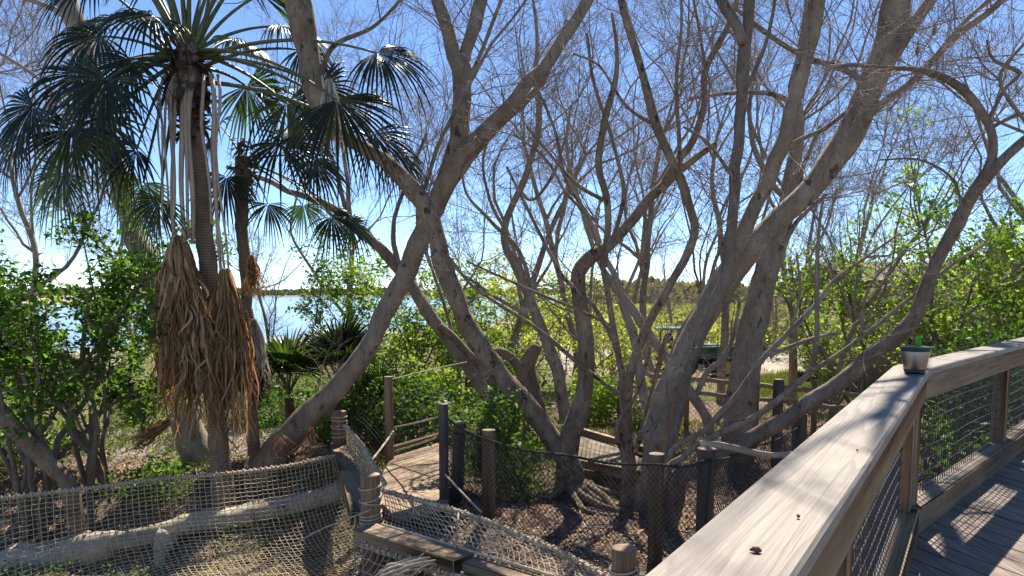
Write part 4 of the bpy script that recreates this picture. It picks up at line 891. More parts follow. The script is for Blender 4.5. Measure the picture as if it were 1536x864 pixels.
# distant and filling bare trees, grown
def grown_tree(label, x, y, h, seed, n1=60, L=2.6, bark=BARK_GREY, twig=TWIG, name='bare_tree', lean=(0, 0), cat='tree', spread=.16, n2=10, n3=6, r=.11, lime=0):
    global rng; keep = rng; rng = np.random.default_rng(seed)
    g = float(gz(x, y)); base = np.array([x, y, g-.15]); hd = thing(name, label, 'tree', (x, y, g), 0, 'bare trees filling the wood behind')
    tr0 = grow(base[None], np.array([[lean[0], lean[1], 1.0]]), np.array([h*.62]), 14, spread*.55, .06)[0]
    rad = np.linspace(r, r*.45, 14); ctrl = np.concatenate([tr0, rad[:, None]], 1); wood('trunk', ctrl, bark, hd, 9, .25, .05, flare=.3)
    nl = 8; i = rng.integers(4, 14, nl); i[:3] = 13; D = unit(np.stack([rng.normal(0, .7, nl), rng.normal(0, .5, nl), rng.uniform(.5, 1.3, nl)], 1))
    Lm = h*.5*rng.uniform(.6, 1.15, nl); lm = grow(tr0[i], D, Lm, 12, spread, .10); lr = (rad[i]*.62)[:, None]*np.linspace(1, .22, 12)[None]
    polys = [(tr0, rad, .3)]
    for a, b in zip(lm, lr):
        wood('limb', np.concatenate([a, b[:, None]], 1), bark, hd, 7, .25, .04); polys.append((a, b, 1.0))
    mb, A, B, C = twigs(polys, n1=n1/6.5, L1=L, n2=n2, n3=n3, r1=.011*(1+y/70), lo=.15)
    for v in mb.v: v -= np.array(hd.location)
    mb.build('twig_crown', twig, hd)
    if lime:
        src = np.concatenate([B[:, -1], B[:, 4]]); i = rng.integers(0, len(src), lime); V, q = leaves(src[i]+rng.normal(0, .05, (lime, 3)), .07, .2, .4); mesh('spring_leaves', V-np.array(hd.location), q, LEAF_YELLOW, hd)
    rng = keep; return hd
def at(px, d): return (px-768)/F*d
for lab, px, d, h, sd_, ln, kw in [
    ('bare tree behind the palm at far left with a lattice of fine twigs', 40, 19, 11, 11, (.05, 0), {}),
    ('grown bare tree framed between the palm crown and the forked grey tree', 520, 20, 11.5, 12, (-.02, 0), {}),
    ('bare tree with fine twigs in the gap right of the forked grey tree', 745, 18.5, 11, 13, (.03, 0), {}),
    ('tall fine twigged tree filling the sky behind the central tree', 870, 20, 12, 14, (-.02, 0), {}),
    ('fine twigged tree behind the curved stems of the many stemmed tree', 985, 17.5, 11, 15, (.02, 0), {}),
    ('fine twigged tree behind the dark straight stem', 1085, 19, 12, 16, (.04, 0), {}),
    ('fine twigged tree behind the grey upright trunk', 1190, 18, 11, 17, (-.03, 0), {}),
    ('low bare tree with fine twigs between the sloping limb and the leafy trees', 1265, 21, 9.5, 18, (.05, 0), {}),
    ('bare tree with tangled purple twigs at the right edge above the leafy trees', 1560, 14, 10.5, 19, (-.12, 0), {}),
    ('small pale twiggy tree by the lake left of the leaning grey trunk', 420, 17, 5.2, 20, (-.1, 0), dict(n1=40, L=1.6, twig=TWIG_GREY, r=.05)),
    ('small twiggy brown tree beyond the gravel drive', 1160, 34, 6.5, 21, (0, 0), dict(n1=45, L=1.9, twig=TWIG_GREY, r=.08)),
    ('low twiggy brown thicket tree at the marsh edge', 1235, 40, 7, 22, (.1, 0), dict(n1=45, L=1.9, twig=TWIG_GREY, r=.08)),
    ('brown twiggy tree beyond the tractor', 1010, 42, 6.5, 23, (0, 0), dict(n1=45, L=1.9, twig=TWIG_GREY, r=.08)),
    ('small tree with sunlit-toned grey twigs between the crossing trunks and the wavy grey tree', 690, 15.5, 7.5, 31, (.03, 0), dict(twig=TWIG_GREY, r=.06, n1=50, L=1.9)),  # these four small trees: sunlight on the twigs put into a paler bark colour
    ('small tree with sunlit-toned grey twigs behind the snapped limb', 1015, 14.5, 7.5, 32, (-.03, 0), dict(twig=TWIG_GREY, r=.06, n1=50, L=1.9)),
    ('small tree with sunlit-toned grey twigs left of the slanting limb with the arching top', 1250, 14.5, 7, 33, (.02, 0), dict(twig=TWIG_GREY, r=.06, n1=55, L=1.9)),
    ('small tree with sunlit-toned grey twigs behind the many stemmed tree', 880, 15.0, 7, 34, (.06, 0), dict(twig=TWIG_GREY, r=.05, n1=50, L=1.8)),
    ('bare tree at the upper left corner beyond the palm', -60, 15, 11, 24, (.1, 0), {}),
    ('distant twiggy bare tree between the central tree and its snapped limb', 940, 27, 9, 25, (0, 0), {}),
]: grown_tree(lab, at(px, d), d, h, sd_, lean=ln, **kw)
for px, py, d, lab in ((1401, 47, 8.0, 'dark dry seed pod hanging high beside the fork of the heavy limb'), (1376, 76, 8.1, 'smaller dark seed pod hanging lower beside the heavy limb')):
    c = P(px, py, d); sp_ = MB(); sp_.tube([c+Z*.12, c+Z*.05], .003, 5); sp_.tube([c+Z*.05, c+Z*.03, c, c-Z*.03, c-Z*.045], [.004, .016, .022, .016, .003], 9); tag(sp_.build('seed_pod', BARK_DARK, smooth=True), lab, 'seed pod')
# fallen pieces
def log(name, label, ctrl, d0, d1, m, cat='log'):
    c = limbpath(ctrl, d0, d1); h = thing(name, label, cat, tuple(c[0, :3])); wood('stem', c, m, h, 12, .08, .07); return h
lg_ = limbpath([(-140, 872, 50), (-60, 858, 48), (0, 845, 46), (90, 834, 44), (170, 814, 40), (235, 803, 34), (300, 783, 34), (360, 776, 30), (400, 766, 28), (450, 755, 26), (515, 736, 24)], 9.2, 10.6)
h = thing('fallen_log', 'long pale fallen log lying behind the hanging net at lower left', 'log', tuple(lg_[0, :3])); wood('stem', lg_, LOG_PALE, h, 16, .06, .16)
wood('stub', limbpath([(255, 800, 34), (248, 815, 30), (244, 832, 26), (240, 850, 18)], 9.7, 9.45), LOG_PALE, h, 10, .06, .08)
log('bare_stick', 'light barkless stick lying across the dark netted post', [(1052, 664, 8), (1085, 669, 9), (1120, 677, 9), (1155, 683, 8), (1190, 681, 7)], 6.4, 6.6, LOG_PALE, 'stick')
log('leaning_log', 'light tan log leaning behind the leafy trees on the right', [(1290, 455, 14), (1325, 437, 15), (1360, 420, 15), (1395, 398, 13)], 15.5, 15.5, LOG_PALE)
log('fallen_branch', 'brown branch slanting low through the left leafy shrub', [(-30, 490, 14), (50, 520, 15), (110, 540, 14), (150, 554, 12), (185, 566, 10)], 12, 12, BARK_BROWN, 'branch')
# surface roots spreading over the litter
rt_ = MB()
rc = TREES['central bare tree with spreading roots and a long limb snapped off at the right']; r0 = np.array(rc.location)
for k, a in enumerate(np.linspace(-2.6, .9, 9)):
    d = np.array([[math.cos(a), math.sin(a), 0]]); p = grow(r0[None]+d*.15+Z*.12, d, np.array([rng.uniform(.7, 1.5)]), 10, .22, 0)[0]
    p[:, 2] = gz(p[:, 0], p[:, 1])+np.linspace(.16, -.03, 10)*np.exp(-np.linspace(0, 1.5, 10)); rt_.tube(spline(np.concatenate([p], 1), .06), np.linspace(.07, .018, len(spline(p, .06))), 8)
for v in rt_.v: v -= r0
rt_.build('root', BARK_BROWN, rc, True)

# ------------------------------------------------------------------ fan palms
def fan_mesh(a, nrm, size, nseg=40, spread=115, droop=.55, fold=.3, cup=.1, hang=.3):
    """fan leaf in local space, hub at the origin, pointing along a"""
    a = unit(a); nrm = unit(nrm-(np.dot(nrm, a))*a); s = np.cross(nrm, a)
    th = np.radians(np.linspace(-spread, spread, nseg))+rng.normal(0, .012, nseg); L = size*(.66+.34*np.cos(th*.62))*rng.uniform(.9, 1.06, nseg)
    r = np.array([.03, .2, .4, .52, .66, .8, .92, 1.0]); K = len(r); dirs = np.cos(th)[:, None]*a+np.sin(th)[:, None]*s; perp = -np.sin(th)[:, None]*a+np.cos(th)[:, None]*s
    grp = np.interp(np.arange(nseg), np.arange(0, nseg+4, 3), rng.normal(0, 1, len(np.arange(0, nseg+4, 3))))
    hf = droop*np.clip(1+.28*grp+rng.normal(0, .12, nseg), .4, 1.8); hk = hang*rng.uniform(.1, 2.1, nseg); th = th+np.radians(3.2)*np.roll(grp, 3)
    c = L[:, None, None]*r[None, :, None]*dirs[:, None, :]
    # recurving mid-line: blade folds down along its axis
    c = c+nrm*(cup*np.sin(r*np.pi)*L[:, None])[..., None]
    dz = (hf*L)[:, None]*r[None]**2+(hk*L)[:, None]*np.clip(r-.55, 0, 1)[None]**2*2.2; c[..., 2] -= dz
    sh = 1-.32*np.clip(r-.45, 0, 1)[None]*hk[:, None]*2; c[..., :2] *= np.clip(sh, .4, 1)[..., None]
    dth = np.radians(2*spread)/nseg; keep_ = rng.random(nseg) > .07+.16*(np.roll(grp, 1) > .9); w45 = dth*L*.50
    wd = np.where(r[None] <= .42, dth*L[:, None]*r[None]*1.04, dth*L[:, None]*.47*np.clip((1.0-r)/.56, .04, 1)[None]**.75)
    tw = rng.normal(0, .25, nseg)[:, None]*np.clip(r-.4, 0, 1)[None]
    up_ = unit(np.cross(np.gradient(c, axis=1), perp[:, None, :])); pp = unit(perp[:, None, :]+up_*tw[..., None]*1.5)
    e = pp*wd[..., None]*.5; dn = up_*(wd*fold)[..., None]
    V = np.stack([c-e-dn*.5, c+dn*.5, c+e-dn*.5], 2)               # (nseg,K,3,3)
    b = (np.arange(nseg)*K*3)[:, None, None]+(np.arange(K-1)*3)[None, :, None]; j = np.arange(2)[None, None]
    q = np.stack([b+j, b+j+1, b+j+4, b+j+3], -1).reshape(-1, 4)
    V = V[keep_]; q = q[:int(keep_.sum())*(K-1)*2]
    return V.reshape(-1, 3), q
def frond(palm, C, hub, axis, nrm, size, m, stalk=PETIOLE, sw=.022, arch=.25, name='frond', **kw):
    o0 = np.array(palm.location); C, hub = np.asarray(C, float), np.asarray(hub, float)
    V, q = fan_mesh(np.asarray(axis, float), np.asarray(nrm, float), size, **kw); f = mesh(name, V+hub-o0, q, m, palm, True)
    if stalk:
        L = np.linalg.norm(hub-C); mid = (C+hub)/2+Z*L*arch; t = np.linspace(0, 1, 14)[:, None]; p = (1-t)**2*C+2*t*(1-t)*mid+t*t*hub
        mb = MB().tube(p-o0, np.linspace(sw*1.5, sw*.62, 14), 6); mb.build('petiole', stalk, f, True)
    return f
def img(dx, dy, dd): return np.array([dx, dd, -dy], float)       # a direction: right, down in the photo, away
def palm_trunk(h, ctrl, d, m=PALM_TRUNK):
    c = limbpath(ctrl, d); g = float(gz(c[0, 0], c[0, 1])); c = np.vstack([[c[0, 0], c[0, 1], g-.1, c[0, 3]*1.15], c]) if c[0, 2] > g else c
    return wood('trunk', c, m, h, 20, .05, .025)
DP = 10.5
pc = P(332, 725, DP); palm = thing('fan_palm', 'tall fan palm with a skirt of dry tan leaves round its ringed trunk', 'palm', (pc[0], pc[1], float(gz(pc[0], pc[1]))))
palm_trunk(palm, [(333, 725, 32), (331, 690, 30), (328, 640, 29), (325, 590, 28), (321, 500, 27), (314, 420, 27), (305, 340, 27), (298, 260, 28), (289, 180, 32), (284, 110, 36), (281, 70, 30)], DP)
Cc = P(283, 112, DP)
Ld, Lm_ = PALM_GREEN, PALM_LIGHTER
FR = [ # hub px, depth, axis (right, down, away), up-normal, size, material, droop, spread
 ((150, 55), 10.3, (-.75, .25, -.35), (.1, .9, -.5), 1.05, Ld, .55, 120), ((118, 112), 10.0, (-.9, .35, -.2), (-.2, .8, -.6), 1.05, Ld, .5, 120),
 ((108, 196), 9.7, (-.25, 1, -.15), (-.3, .3, -.9), 1.12, Ld, .35, 125), ((160, 120), 9.4, (-.35, .8, -.3), (-.1, .5, -.8), 1.1, Ld, .5, 120),
 ((205, 225), 10.1, (-.7, .65, -.1), (-.5, .6, -.6), 1.0, Ld, .5, 105), ((30, 205), 10.2, (-.6, .7, .1), (-.5, .5, -.6), .85, Ld, .6, 100),
 ((215, 275), 10.6, (-.3, .9, .1), (-.4, .4, -.8), .95, Lm_, .5, 110), ((175, 30), 11.0, (-.6, -.2, .3), (0, .9, -.4), 1.05, Ld, .7, 120),
 ((230, 25), 10.0, (-.5, .3, -.6), (0, .8, -.5), 1.0, Ld, .6, 115), 
 ((95, 262), 10.3, (-.5, .9, -.1), (-.4, .4, -.8), .9, Ld, .5, 110), ((50, 160), 9.7, (-.7, .75, -.1), (-.3, .6, -.7), 1.0, Ld, .45, 110), ((150, 175), 10.6, (-.1, 1, .1), (-.2, .3, -.9), 1.15, Ld, .4, 120), ((195, 90), 9.8, (-.4, .75, -.3), (-.2, .6, -.7), 1.0, Ld, .5, 110),
  ((240, 300), 10.2, (-.35, .95, 0), (-.4, .3, -.8), .8, Ld, .4, 100), ((150, -20), 10.6, (-.8, .1, 0), (0, .9, -.3), 1.1, Ld, .6, 110),
 ((566, 80), 9.8, (.82, .42, -.2), (.25, .85, -.5), 1.02, Ld, .75, 100), ((505, 150), 9.6, (.5, .85, -.25), (.35, .5, -.75), 1.22, Ld, .6, 88),
 ((590, 230), 10.6, (.8, .6, .1), (.3, .8, -.4), .75, Ld, .7, 95), ((560, 200), 10.4, (.75, .65, 0), (.3, .7, -.6), .95, Ld, .65, 85),
 ((450, 75), 11.2, (.6, .5, .5), (0, .8, -.6), .95, Lm_, .6, 115), ((430, 155), 11.0, (.4, .8, .2), (0, .5, -.8), .95, Ld, .5, 110), ((480, 130), 11.0, (.6, .5, .3), (0, .7, -.7), 1.0, Ld, .5, 110),
 ((392, -8), 10.2, (.4, -.35, -.5), (0, .6, .8), .9, Lm_, .35, 100), ((240, -60), 10.3, (-.3, -.8, -.2), (0, .3, .9), 1.2, Ld, .5, 115), ((330, -70), 10.7, (.3, -.9, .2), (0, .3, .9), 1.2, Ld, .5, 115),
 ((420, 40), 10.9, (.8, .1, .3), (0, .9, -.2), 1.0, Ld, .65, 115), ((370, 130), 11.3, (.5, .7, .4), (0, .6, -.7), .95, Lm_, .5, 110), ((350, 60), 11.4, (.6, .2, .6), (0, .9, -.2), 1.0, Ld, .6, 115)]
for (hx, hy), d, ax_, nr, size, m, dr, spd in FR:
    hub = P(hx, hy, d); a = unit(img(*ax_)); n_ = img(nr[0], -nr[1], nr[2]*1.7); far = np.linalg.norm(hub-Cc)
    c_ = Cc+np.array([.10*np.sign(hub[0]-Cc[0]), 0, rng.uniform(-.15, .35)]); frond(palm, c_, hub, a, n_, size*.93, m if rng.random() > .2 else PALM_LIGHTER, arch=.16, droop=dr*.5, spread=spd, nseg=38, hang=.24, cup=.06)
# upright young stalks at the crown's heart
hb = MB()
for k in range(16):
    a = rng.uniform(0, 6.28); e = np.array([math.cos(a)*.55, math.sin(a)*.5, 1.5]); t = np.linspace(0, 1, 8)[:, None]; p = Cc+Z*.1+e*t*.9+np.array([math.cos(a), math.sin(a), 0])*.25*t*t
    hb.tube(p-np.array(palm.location), np.linspace(.045, .02, 8), 6)
hb.build('petiole', PETIOLE, palm, True)
bt = MB()                          # fibrous boots round the crown shaft
for k in range(230):
    z = rng.uniform(-.85, .32); a = rng.uniform(0, 6.28); u = np.array([math.cos(a), math.sin(a), 0]); r0_ = .15+.12*np.clip(1-abs(z+.2)/.8, 0, 1)
    b0 = Cc+Z*z+u*r0_*.6; L = rng.uniform(.14, .38); dr_ = u*.7+Z*rng.uniform(-1.1, .55); e = b0+dr_*L; s = np.cross(u, Z)*rng.uniform(.035, .075)
    m_ = (b0+e)/2+u*.05; V = np.array([b0-s, b0+s, m_+s*.8, m_-s*.8, e+s*.12, e-s*.12, m_+u*.02]); bt.add(V-np.array(palm.location), [np.array([[0, 1, 2, 3], [3, 2, 4, 5]])])
t_ = np.linspace(-.95, .35, 12); bt.tube(Cc+np.stack([0*t_, 0*t_, t_], 1)-np.array(palm.location), .13+.09*np.exp(-((t_+.15)/.35)**2), 14)
bt.build('crown_boots', BOOT, palm)
st_ = MB()                         # long dry stalks hanging straight down from the crown
for hx, x1, y1, w_ in ((247, 250, 330, 5), (255, 262, 352, 8), (263, 259, 340, 6), (276, 277, 358, 10), (281, 285, 352, 7), (292, 290, 360, 11), (317, 318, 330, 6), (333, 335, 396, 7), (338, 333, 404, 8), (347, 341, 400, 5), (231, 246, 330, 4), (228, 243, 300, 4)):
    a = P(hx+(283-hx)*.35, 112, DP-.16+rng.uniform(-.08, .08)); b = P(x1, y1+6, DP-.42+rng.uniform(-.06, .06)); t = np.linspace(0, 1, 12)[:, None]; p = a*(1-t)+b*t+np.array([[0, -.16, .02]])*np.sin(t*np.pi)*np.clip(1.2-t, 0, 1)+np.array([[(hx-283)/F*DP*.08, 0, .03]])*np.clip(np.sin(t*np.pi*3), 0, 1)*(t < .34)+np.array([[.02, 0, 0]])*np.sin(t*7+hx)
    st_.tube(p-np.array(palm.location), np.linspace(w_*.46, w_*.28, 12)*DP/F, 6)
st_.build('dry_petiole', PETIOLE_DEAD, palm, True)
def strips(n, C, spread, H, top, Lr, wd, thick=.55, flare=.25, K=12, curl=.075):
    """hanging dry leaf segments around a centre"""
    a = rng.uniform(0, 2*np.pi, n); rr = np.sqrt(rng.uniform(.05, 1, n)); u = np.stack([np.cos(a), np.sin(a)*thick, 0*a], 1)
    z0 = -top*rng.uniform(0, 1, n)**1.5; s = C+Z*z0[:, None]+u*(rr*spread*.25)[:, None]; L = rng.uniform(*Lr, n); t = np.linspace(0, 1, K)
    env = spread*(.45+.55*np.clip((-z0)/.5+.35, 0, 1)); out = (rr*env)[:, None]*(1-np.exp(-t[None]*5.5))
    p = s[:, None]+u[:, None]*out[..., None]-Z*(L[:, None]*(t[None]-.10*np.exp(-t[None]*6)+.10-.0))[..., None]
    ph = rng.uniform(0, 6.28, (n, 3)); fq = rng.uniform(3, 9, (n, 3)); p += curl*rng.uniform(.3, 2.2, (n, 1, 1))*np.sin(t[None, :, None]*fq[:, None]+ph[:, None])*t[None, :, None]*np.array([1, .7, .15])
    e = unit(np.cross(np.gradient(p, axis=1), rng.normal(size=(n, 1, 3)))); tw = rng.normal(0, 2.4, n)[:, None]*t[None]; bn = unit(np.cross(np.gradient(p, axis=1), e)); e = e*np.cos(tw)[..., None]+bn*np.sin(tw)[..., None]; bn = unit(np.cross(np.gradient(p, axis=1), e))
    w_ = (wd*rng.uniform(.6, 1.3, n))[:, None]*np.interp(t, [0, .15, .5, 1], [.75, 1, .8, .06])[None]
    V = np.stack([p-e*w_[..., None]*.5, p+bn*w_[..., None]*.22, p+e*w_[..., None]*.5], 2)
    b = (np.arange(n)*K*3)[:, None, None]+(np.arange(K-1)*3)[None, :, None]; j = np.arange(2)[None, None]
    return V.reshape(-1, 3), np.stack([b+j, b+j+1, b+j+4, b+j+3], -1).reshape(-1, 4)
for (cx, cy), d, n, sp_, top, Lr in (((266, 352), DP-.42, 330, .29, .9, (.5, 1.5)), ((274, 425), DP-.3, 260, .37, .8, (.5, 1.35)), ((336, 402), DP-.40, 260, .24, .8, (.7, 1.8)), ((300, 470), DP-.45, 220, .33, .6, (.5, 1.35)), ((352, 440), DP-.25, 110, .22, .5, (.8, 1.2))):
    V, q = strips(n, P(cx, cy, d), sp_, 1, top, Lr, .042); mesh('dead_frond', V-np.array(palm.location), q, PALM_DEAD, palm, True)
# second, thinner palm
D2 = 11.4; pc = P(382, 705, D2); palm2 = thing('fan_palm', 'thin fan palm with a slender ringed trunk standing right of the dry leaf skirt', 'palm', (pc[0], pc[1], float(gz(pc[0], pc[1]))))
palm_trunk(palm2, [(383, 705, 19), (380, 640, 18), (377, 570, 18), (373, 480, 17), (368, 400, 17), (363, 330, 18), (362, 270, 22), (364, 235, 22)], D2)
C2 = P(366, 245, D2)
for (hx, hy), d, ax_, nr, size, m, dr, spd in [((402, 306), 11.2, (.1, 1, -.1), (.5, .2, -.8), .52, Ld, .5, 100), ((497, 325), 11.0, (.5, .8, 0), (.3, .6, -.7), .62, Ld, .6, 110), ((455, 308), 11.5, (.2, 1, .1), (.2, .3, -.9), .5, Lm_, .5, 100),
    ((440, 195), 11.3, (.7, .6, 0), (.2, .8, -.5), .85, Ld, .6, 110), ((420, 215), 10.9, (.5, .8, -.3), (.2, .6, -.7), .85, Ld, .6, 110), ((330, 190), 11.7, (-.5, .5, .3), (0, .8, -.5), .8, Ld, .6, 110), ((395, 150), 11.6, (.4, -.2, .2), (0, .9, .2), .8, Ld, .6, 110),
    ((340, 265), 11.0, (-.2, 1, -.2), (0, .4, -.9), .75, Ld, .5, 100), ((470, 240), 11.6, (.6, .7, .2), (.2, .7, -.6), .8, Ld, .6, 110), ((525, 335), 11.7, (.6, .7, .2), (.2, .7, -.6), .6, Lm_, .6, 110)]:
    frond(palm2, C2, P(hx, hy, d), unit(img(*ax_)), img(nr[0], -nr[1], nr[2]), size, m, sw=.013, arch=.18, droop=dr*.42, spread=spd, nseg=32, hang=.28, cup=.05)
bt = MB()
for k in range(170):
    z = rng.uniform(-.55, .35); a = rng.uniform(0, 6.28); u = np.array([math.cos(a), math.sin(a), 0]); b0 = C2+Z*z+u*(.07+.12*max(0, 1-abs(z)/.5)); e = b0+(u*.6+Z*rng.uniform(-1, .4))*rng.uniform(.12, .28); s = np.cross(u, Z)*.03
    bt.add(np.array([b0-s, b0+s, e+s*.1, e-s*.1])-np.array(palm2.location), np.array([[0, 1, 2, 3]]))
bt.build('crown_boots', BOOT, palm2)
V, q = strips(70, P(379, 478, 10.9), .17, 1, .1, (.75, 1.05), .04); i3 = None
mesh('dead_frond', V-np.array(palm2.location), q, PALM_GREYDEAD, palm2, True)
V, q = strips(90, P(381, 500, 10.95), .15, 1, .2, (.7, 1.0), .045); mesh('frond', V-np.array(palm2.location), q, PALM_GREEN, palm2, True)
V, q = strips(60, P(378, 382, 11.0), .10, 1, .05, (.35, .6), .03); mesh('dead_frond', V-np.array(palm2.location), q, PALM_DEAD, palm2, True)
# withered leaf caught on the flaking trunk, and dry scraps by the leaning trunk
V, q = strips(46, P(494, 118, 9.75), .13, 1, .05, (.55, .95), .04); tag(mesh('dry_palm_leaf', V, q, PALM_GREYDEAD, smooth=True), 'withered tan palm leaf hung over the flaking trunk at the top', 'palm leaf')
V, q = strips(16, P(420, 650, 10.9), .22, 1, .15, (.2, .5), .016, curl=.14); tag(mesh('dry_palm_leaf', V, q, PALM_DEAD, smooth=True), 'small dry palm leaf lying over the foot of the grey leaning trunk', 'palm leaf')
V, q = strips(16, P(466, 640, 10.6), .16, 1, .2, (.2, .5), .026, curl=.14); tag(mesh('dry_palm_leaf', V, q, PALM_DEAD, smooth=True), 'orange tan dry leaf hanging left of the far rope wound post', 'palm leaf')
V, q = strips(60, P(258, 632, 11), .16, 1, .1, (.4, .7), .035); V = V.copy(); c_ = P(258, 632, 11); dx_ = V-c_; V = c_+np.stack([dx_[:, 2]*.9+dx_[:, 0]*.3, dx_[:, 1], dx_[:, 2]*.5+dx_[:, 0]], 1)
tag(mesh('dry_palm_leaf', V, q, PALM_DEAD, smooth=True), 'dry palm leaf bent aside left of the thick grey trunk', 'palm leaf')

def palmetto(label, px, py, d, size, n, seed):
    c = P(px, py, d); g = float(gz(c[0], c[1])); h = thing('palmetto', label, 'palm', (c[0], c[1], g), 0, 'palmettos by the lake side'); base = np.array([c[0], c[1], g+.1]); H = c[2]-g
    MB().tube([base-Z*.1-np.array(h.location), base+Z*H*.45-np.array(h.location)], [.10, .08], 9).build('trunk', BOOT, h)
    for k in range(n):
        a = rng.uniform(0, 6.28); el = rng.uniform(.35, 1.45); u = np.array([math.cos(a)*math.cos(el), math.sin(a)*math.cos(el), math.sin(el)]); hub = base+Z*H*.62+u*rng.uniform(.35, .6)*max(.7, H*.42)
        frond(h, base+Z*H*.5, hub, u+Z*rng.uniform(-.1, .3), np.cross(np.cross(u, Z), u), size*rng.uniform(.8, 1.1), PALM_GREEN if rng.random() < .4 else PALM_LIGHTER, sw=.011, arch=.03, droop=.12, spread=95, nseg=28, hang=.15, cup=.04)
palmetto('palmetto with upright dark fans in front of the lake, nearer the thin palm', 432, 528, 12.6, .85, 15, 1)
palmetto('palmetto with dark fans in front of the lake behind the leaning grey trunk', 508, 505, 13.0, .9, 16, 2)
palmetto('low palmetto in deep shade under the leaning grey trunk', 565, 585, 13.0, .55, 9, 3)

# ------------------------------------------------------------------ leafy shrubs and trees
def leafy(name, label, px, d, H, W, nst, nleaf, size, m, cat='shrub', group=None, seed=0, depth=None, lean=(0, 0), zoff=0, bark=BARK_DARK, top=0.0, asp=.55, clump=.10, r=.03, base_spread=.12, low=.25, wig=.16, flat=.6, x=None):
    global rng; keep = rng; rng = np.random.default_rng(1000+seed)
    x = at(px, d) if x is None else x; g = float(gz(x, d))+zoff; h = thing(name, label, cat, (x, d, g), 0, group); dep = depth or W*.7
    P0_ = np.stack([rng.normal(0, base_spread*W*.4, nst), rng.normal(0, base_spread*dep*.4, nst), np.full(nst, -.1)], 1)
    D = unit(np.stack([rng.normal(lean[0], .42*W/H, nst), rng.normal(lean[1], .42*dep/H, nst), np.ones(nst)], 1)); A = grow(P0_, D, H*rng.uniform(.6, 1.0, nst), 12, wig, .04); ra = np.full(nst, r)[:, None]*rng.uniform(.6, 1.2, nst)[:, None]*np.linspace(1, .2, 12)[None]
    V, q = tubes(A, ra, 6); mesh('stems', V, q, bark, h, True)
    nb = max(6, int(16)); p, dd, rr, u = branch_from(A, ra, nb, low, 1, (30, 80)); L = W*.34*rng.uniform(.4, 1.2, len(p))*(1.15-.55*u); B = grow(p, dd, L, 7, wig, .03); rb = np.minimum(rr*.7, r*.4)[:, None]*np.linspace(1, .3, 7)[None]
    p2, d2, rr2, u2 = branch_from(B, rb, 5, .2, 1, (25, 70)); L2 = L.mean()*.42*rng.uniform(.4, 1.3, len(p2)); C = grow(p2, d2, L2, 5, wig, .02); rc_ = np.minimum(rr2*.8, .004)[:, None]*np.linspace(1, .5, 5)[None]
    mb = MB(); V, q = tubes(B, rb, 4); mb.add(V, q); V, q = tubes(C, rc_, 3); mb.add(V, q); mb.build('branches', bark, h)
    src = np.concatenate([C[:, 1:].reshape(-1, 3), B[:, 4:].reshape(-1, 3)]); wt = np.repeat(rng.gamma(.55, 1, len(src)//4+1), 4)[:len(src)]; i = rng.choice(len(src), nleaf, p=wt/wt.sum()); c = src[i]+rng.normal(0, clump, (nleaf, 3)); ok = c[:, 2] > .03
    V, q = leaves(c[ok], size*rng.choice([.6, .85, 1.0, 1.2], int(ok.sum())), .2, flat, asp); mesh('foliage', V, q, m, h)
    rng = keep; return h
# left edge
leafy('leafy_shrub', 'big dark leaved shrub tree at the left edge over the water', 25, 10.0, 5.9, 3.2, 9, 10000, .10, LEAF_DARK, seed=1, lean=(.0, 0), cat='tree', low=.45, r=.05)
leafy('leafy_shrub', 'dense leafy shrub between the left edge and the leaning grey trunk', 140, 11.2, 5.5, 2.2, 8, 7800, .10, LEAF_DARK, seed=2, cat='tree', low=.5, r=.04)
leafy('leafy_shrub', 'small bright leaved shrub by the foot of the thick grey trunk', 225, 10.8, .6, 1.7, 12, 2600, .065, LEAF_MID, seed=3, low=.1, r=.012)
leafy('leafy_shrub', 'low mid green shrub at the left edge above the hanging net', 20, 11.5, 1.2, 2.4, 10, 2600, .08, LEAF_DARK, seed=4, low=.1, r=.012)
leafy('leafy_shrub', 'leafy shrub with lit yellow leaves left of the dry palm skirt', 215, 15.5, 1.2, 1.8, 9, 2200, .08, LEAF_MID, seed=5, low=.2, r=.02)
leafy('leafy_shrub', 'dark broad shrub near the shore at the far left', 75, 20, 1.6, 4.0, 12, 3600, .10, LEAF_DARK, seed=6, low=.15, r=.02)
tree('bare_tree', 'mossy leaning trunk at the left edge above the hanging net', [(106, 742, 24), (86, 710, 25), (65, 684, 26), (30, 655, 26), (0, 620, 25), (-40, 570, 24), (-80, 490, 22)], [[(9.8, 9.9), (80, 700, 12), (66, 665, 10), (48, 640, 9), (30, 590, 7)]], 9.8, 9.6, BARK_BROWN, flare=.2)
tree('bare_sapling', 'forked dark sapling growing up through the left leafy shrub', [(136, 745, 12), (139, 700, 11), (141, 675, 11), (144, 637, 10), (132, 590, 9), (125, 560, 8), (126, 510, 7), (134, 440, 5)], [[(10.4, 10.6), (137, 680, 10), (118, 662, 9), (105, 640, 9), (106, 595, 8), (85, 560, 7), (50, 522, 5), (20, 470, 4)], [(10.4, 10.3), (125, 562, 6), (150, 530, 5), (165, 490, 4)]], 10.4, None, BARK_DARK, flare=.1)
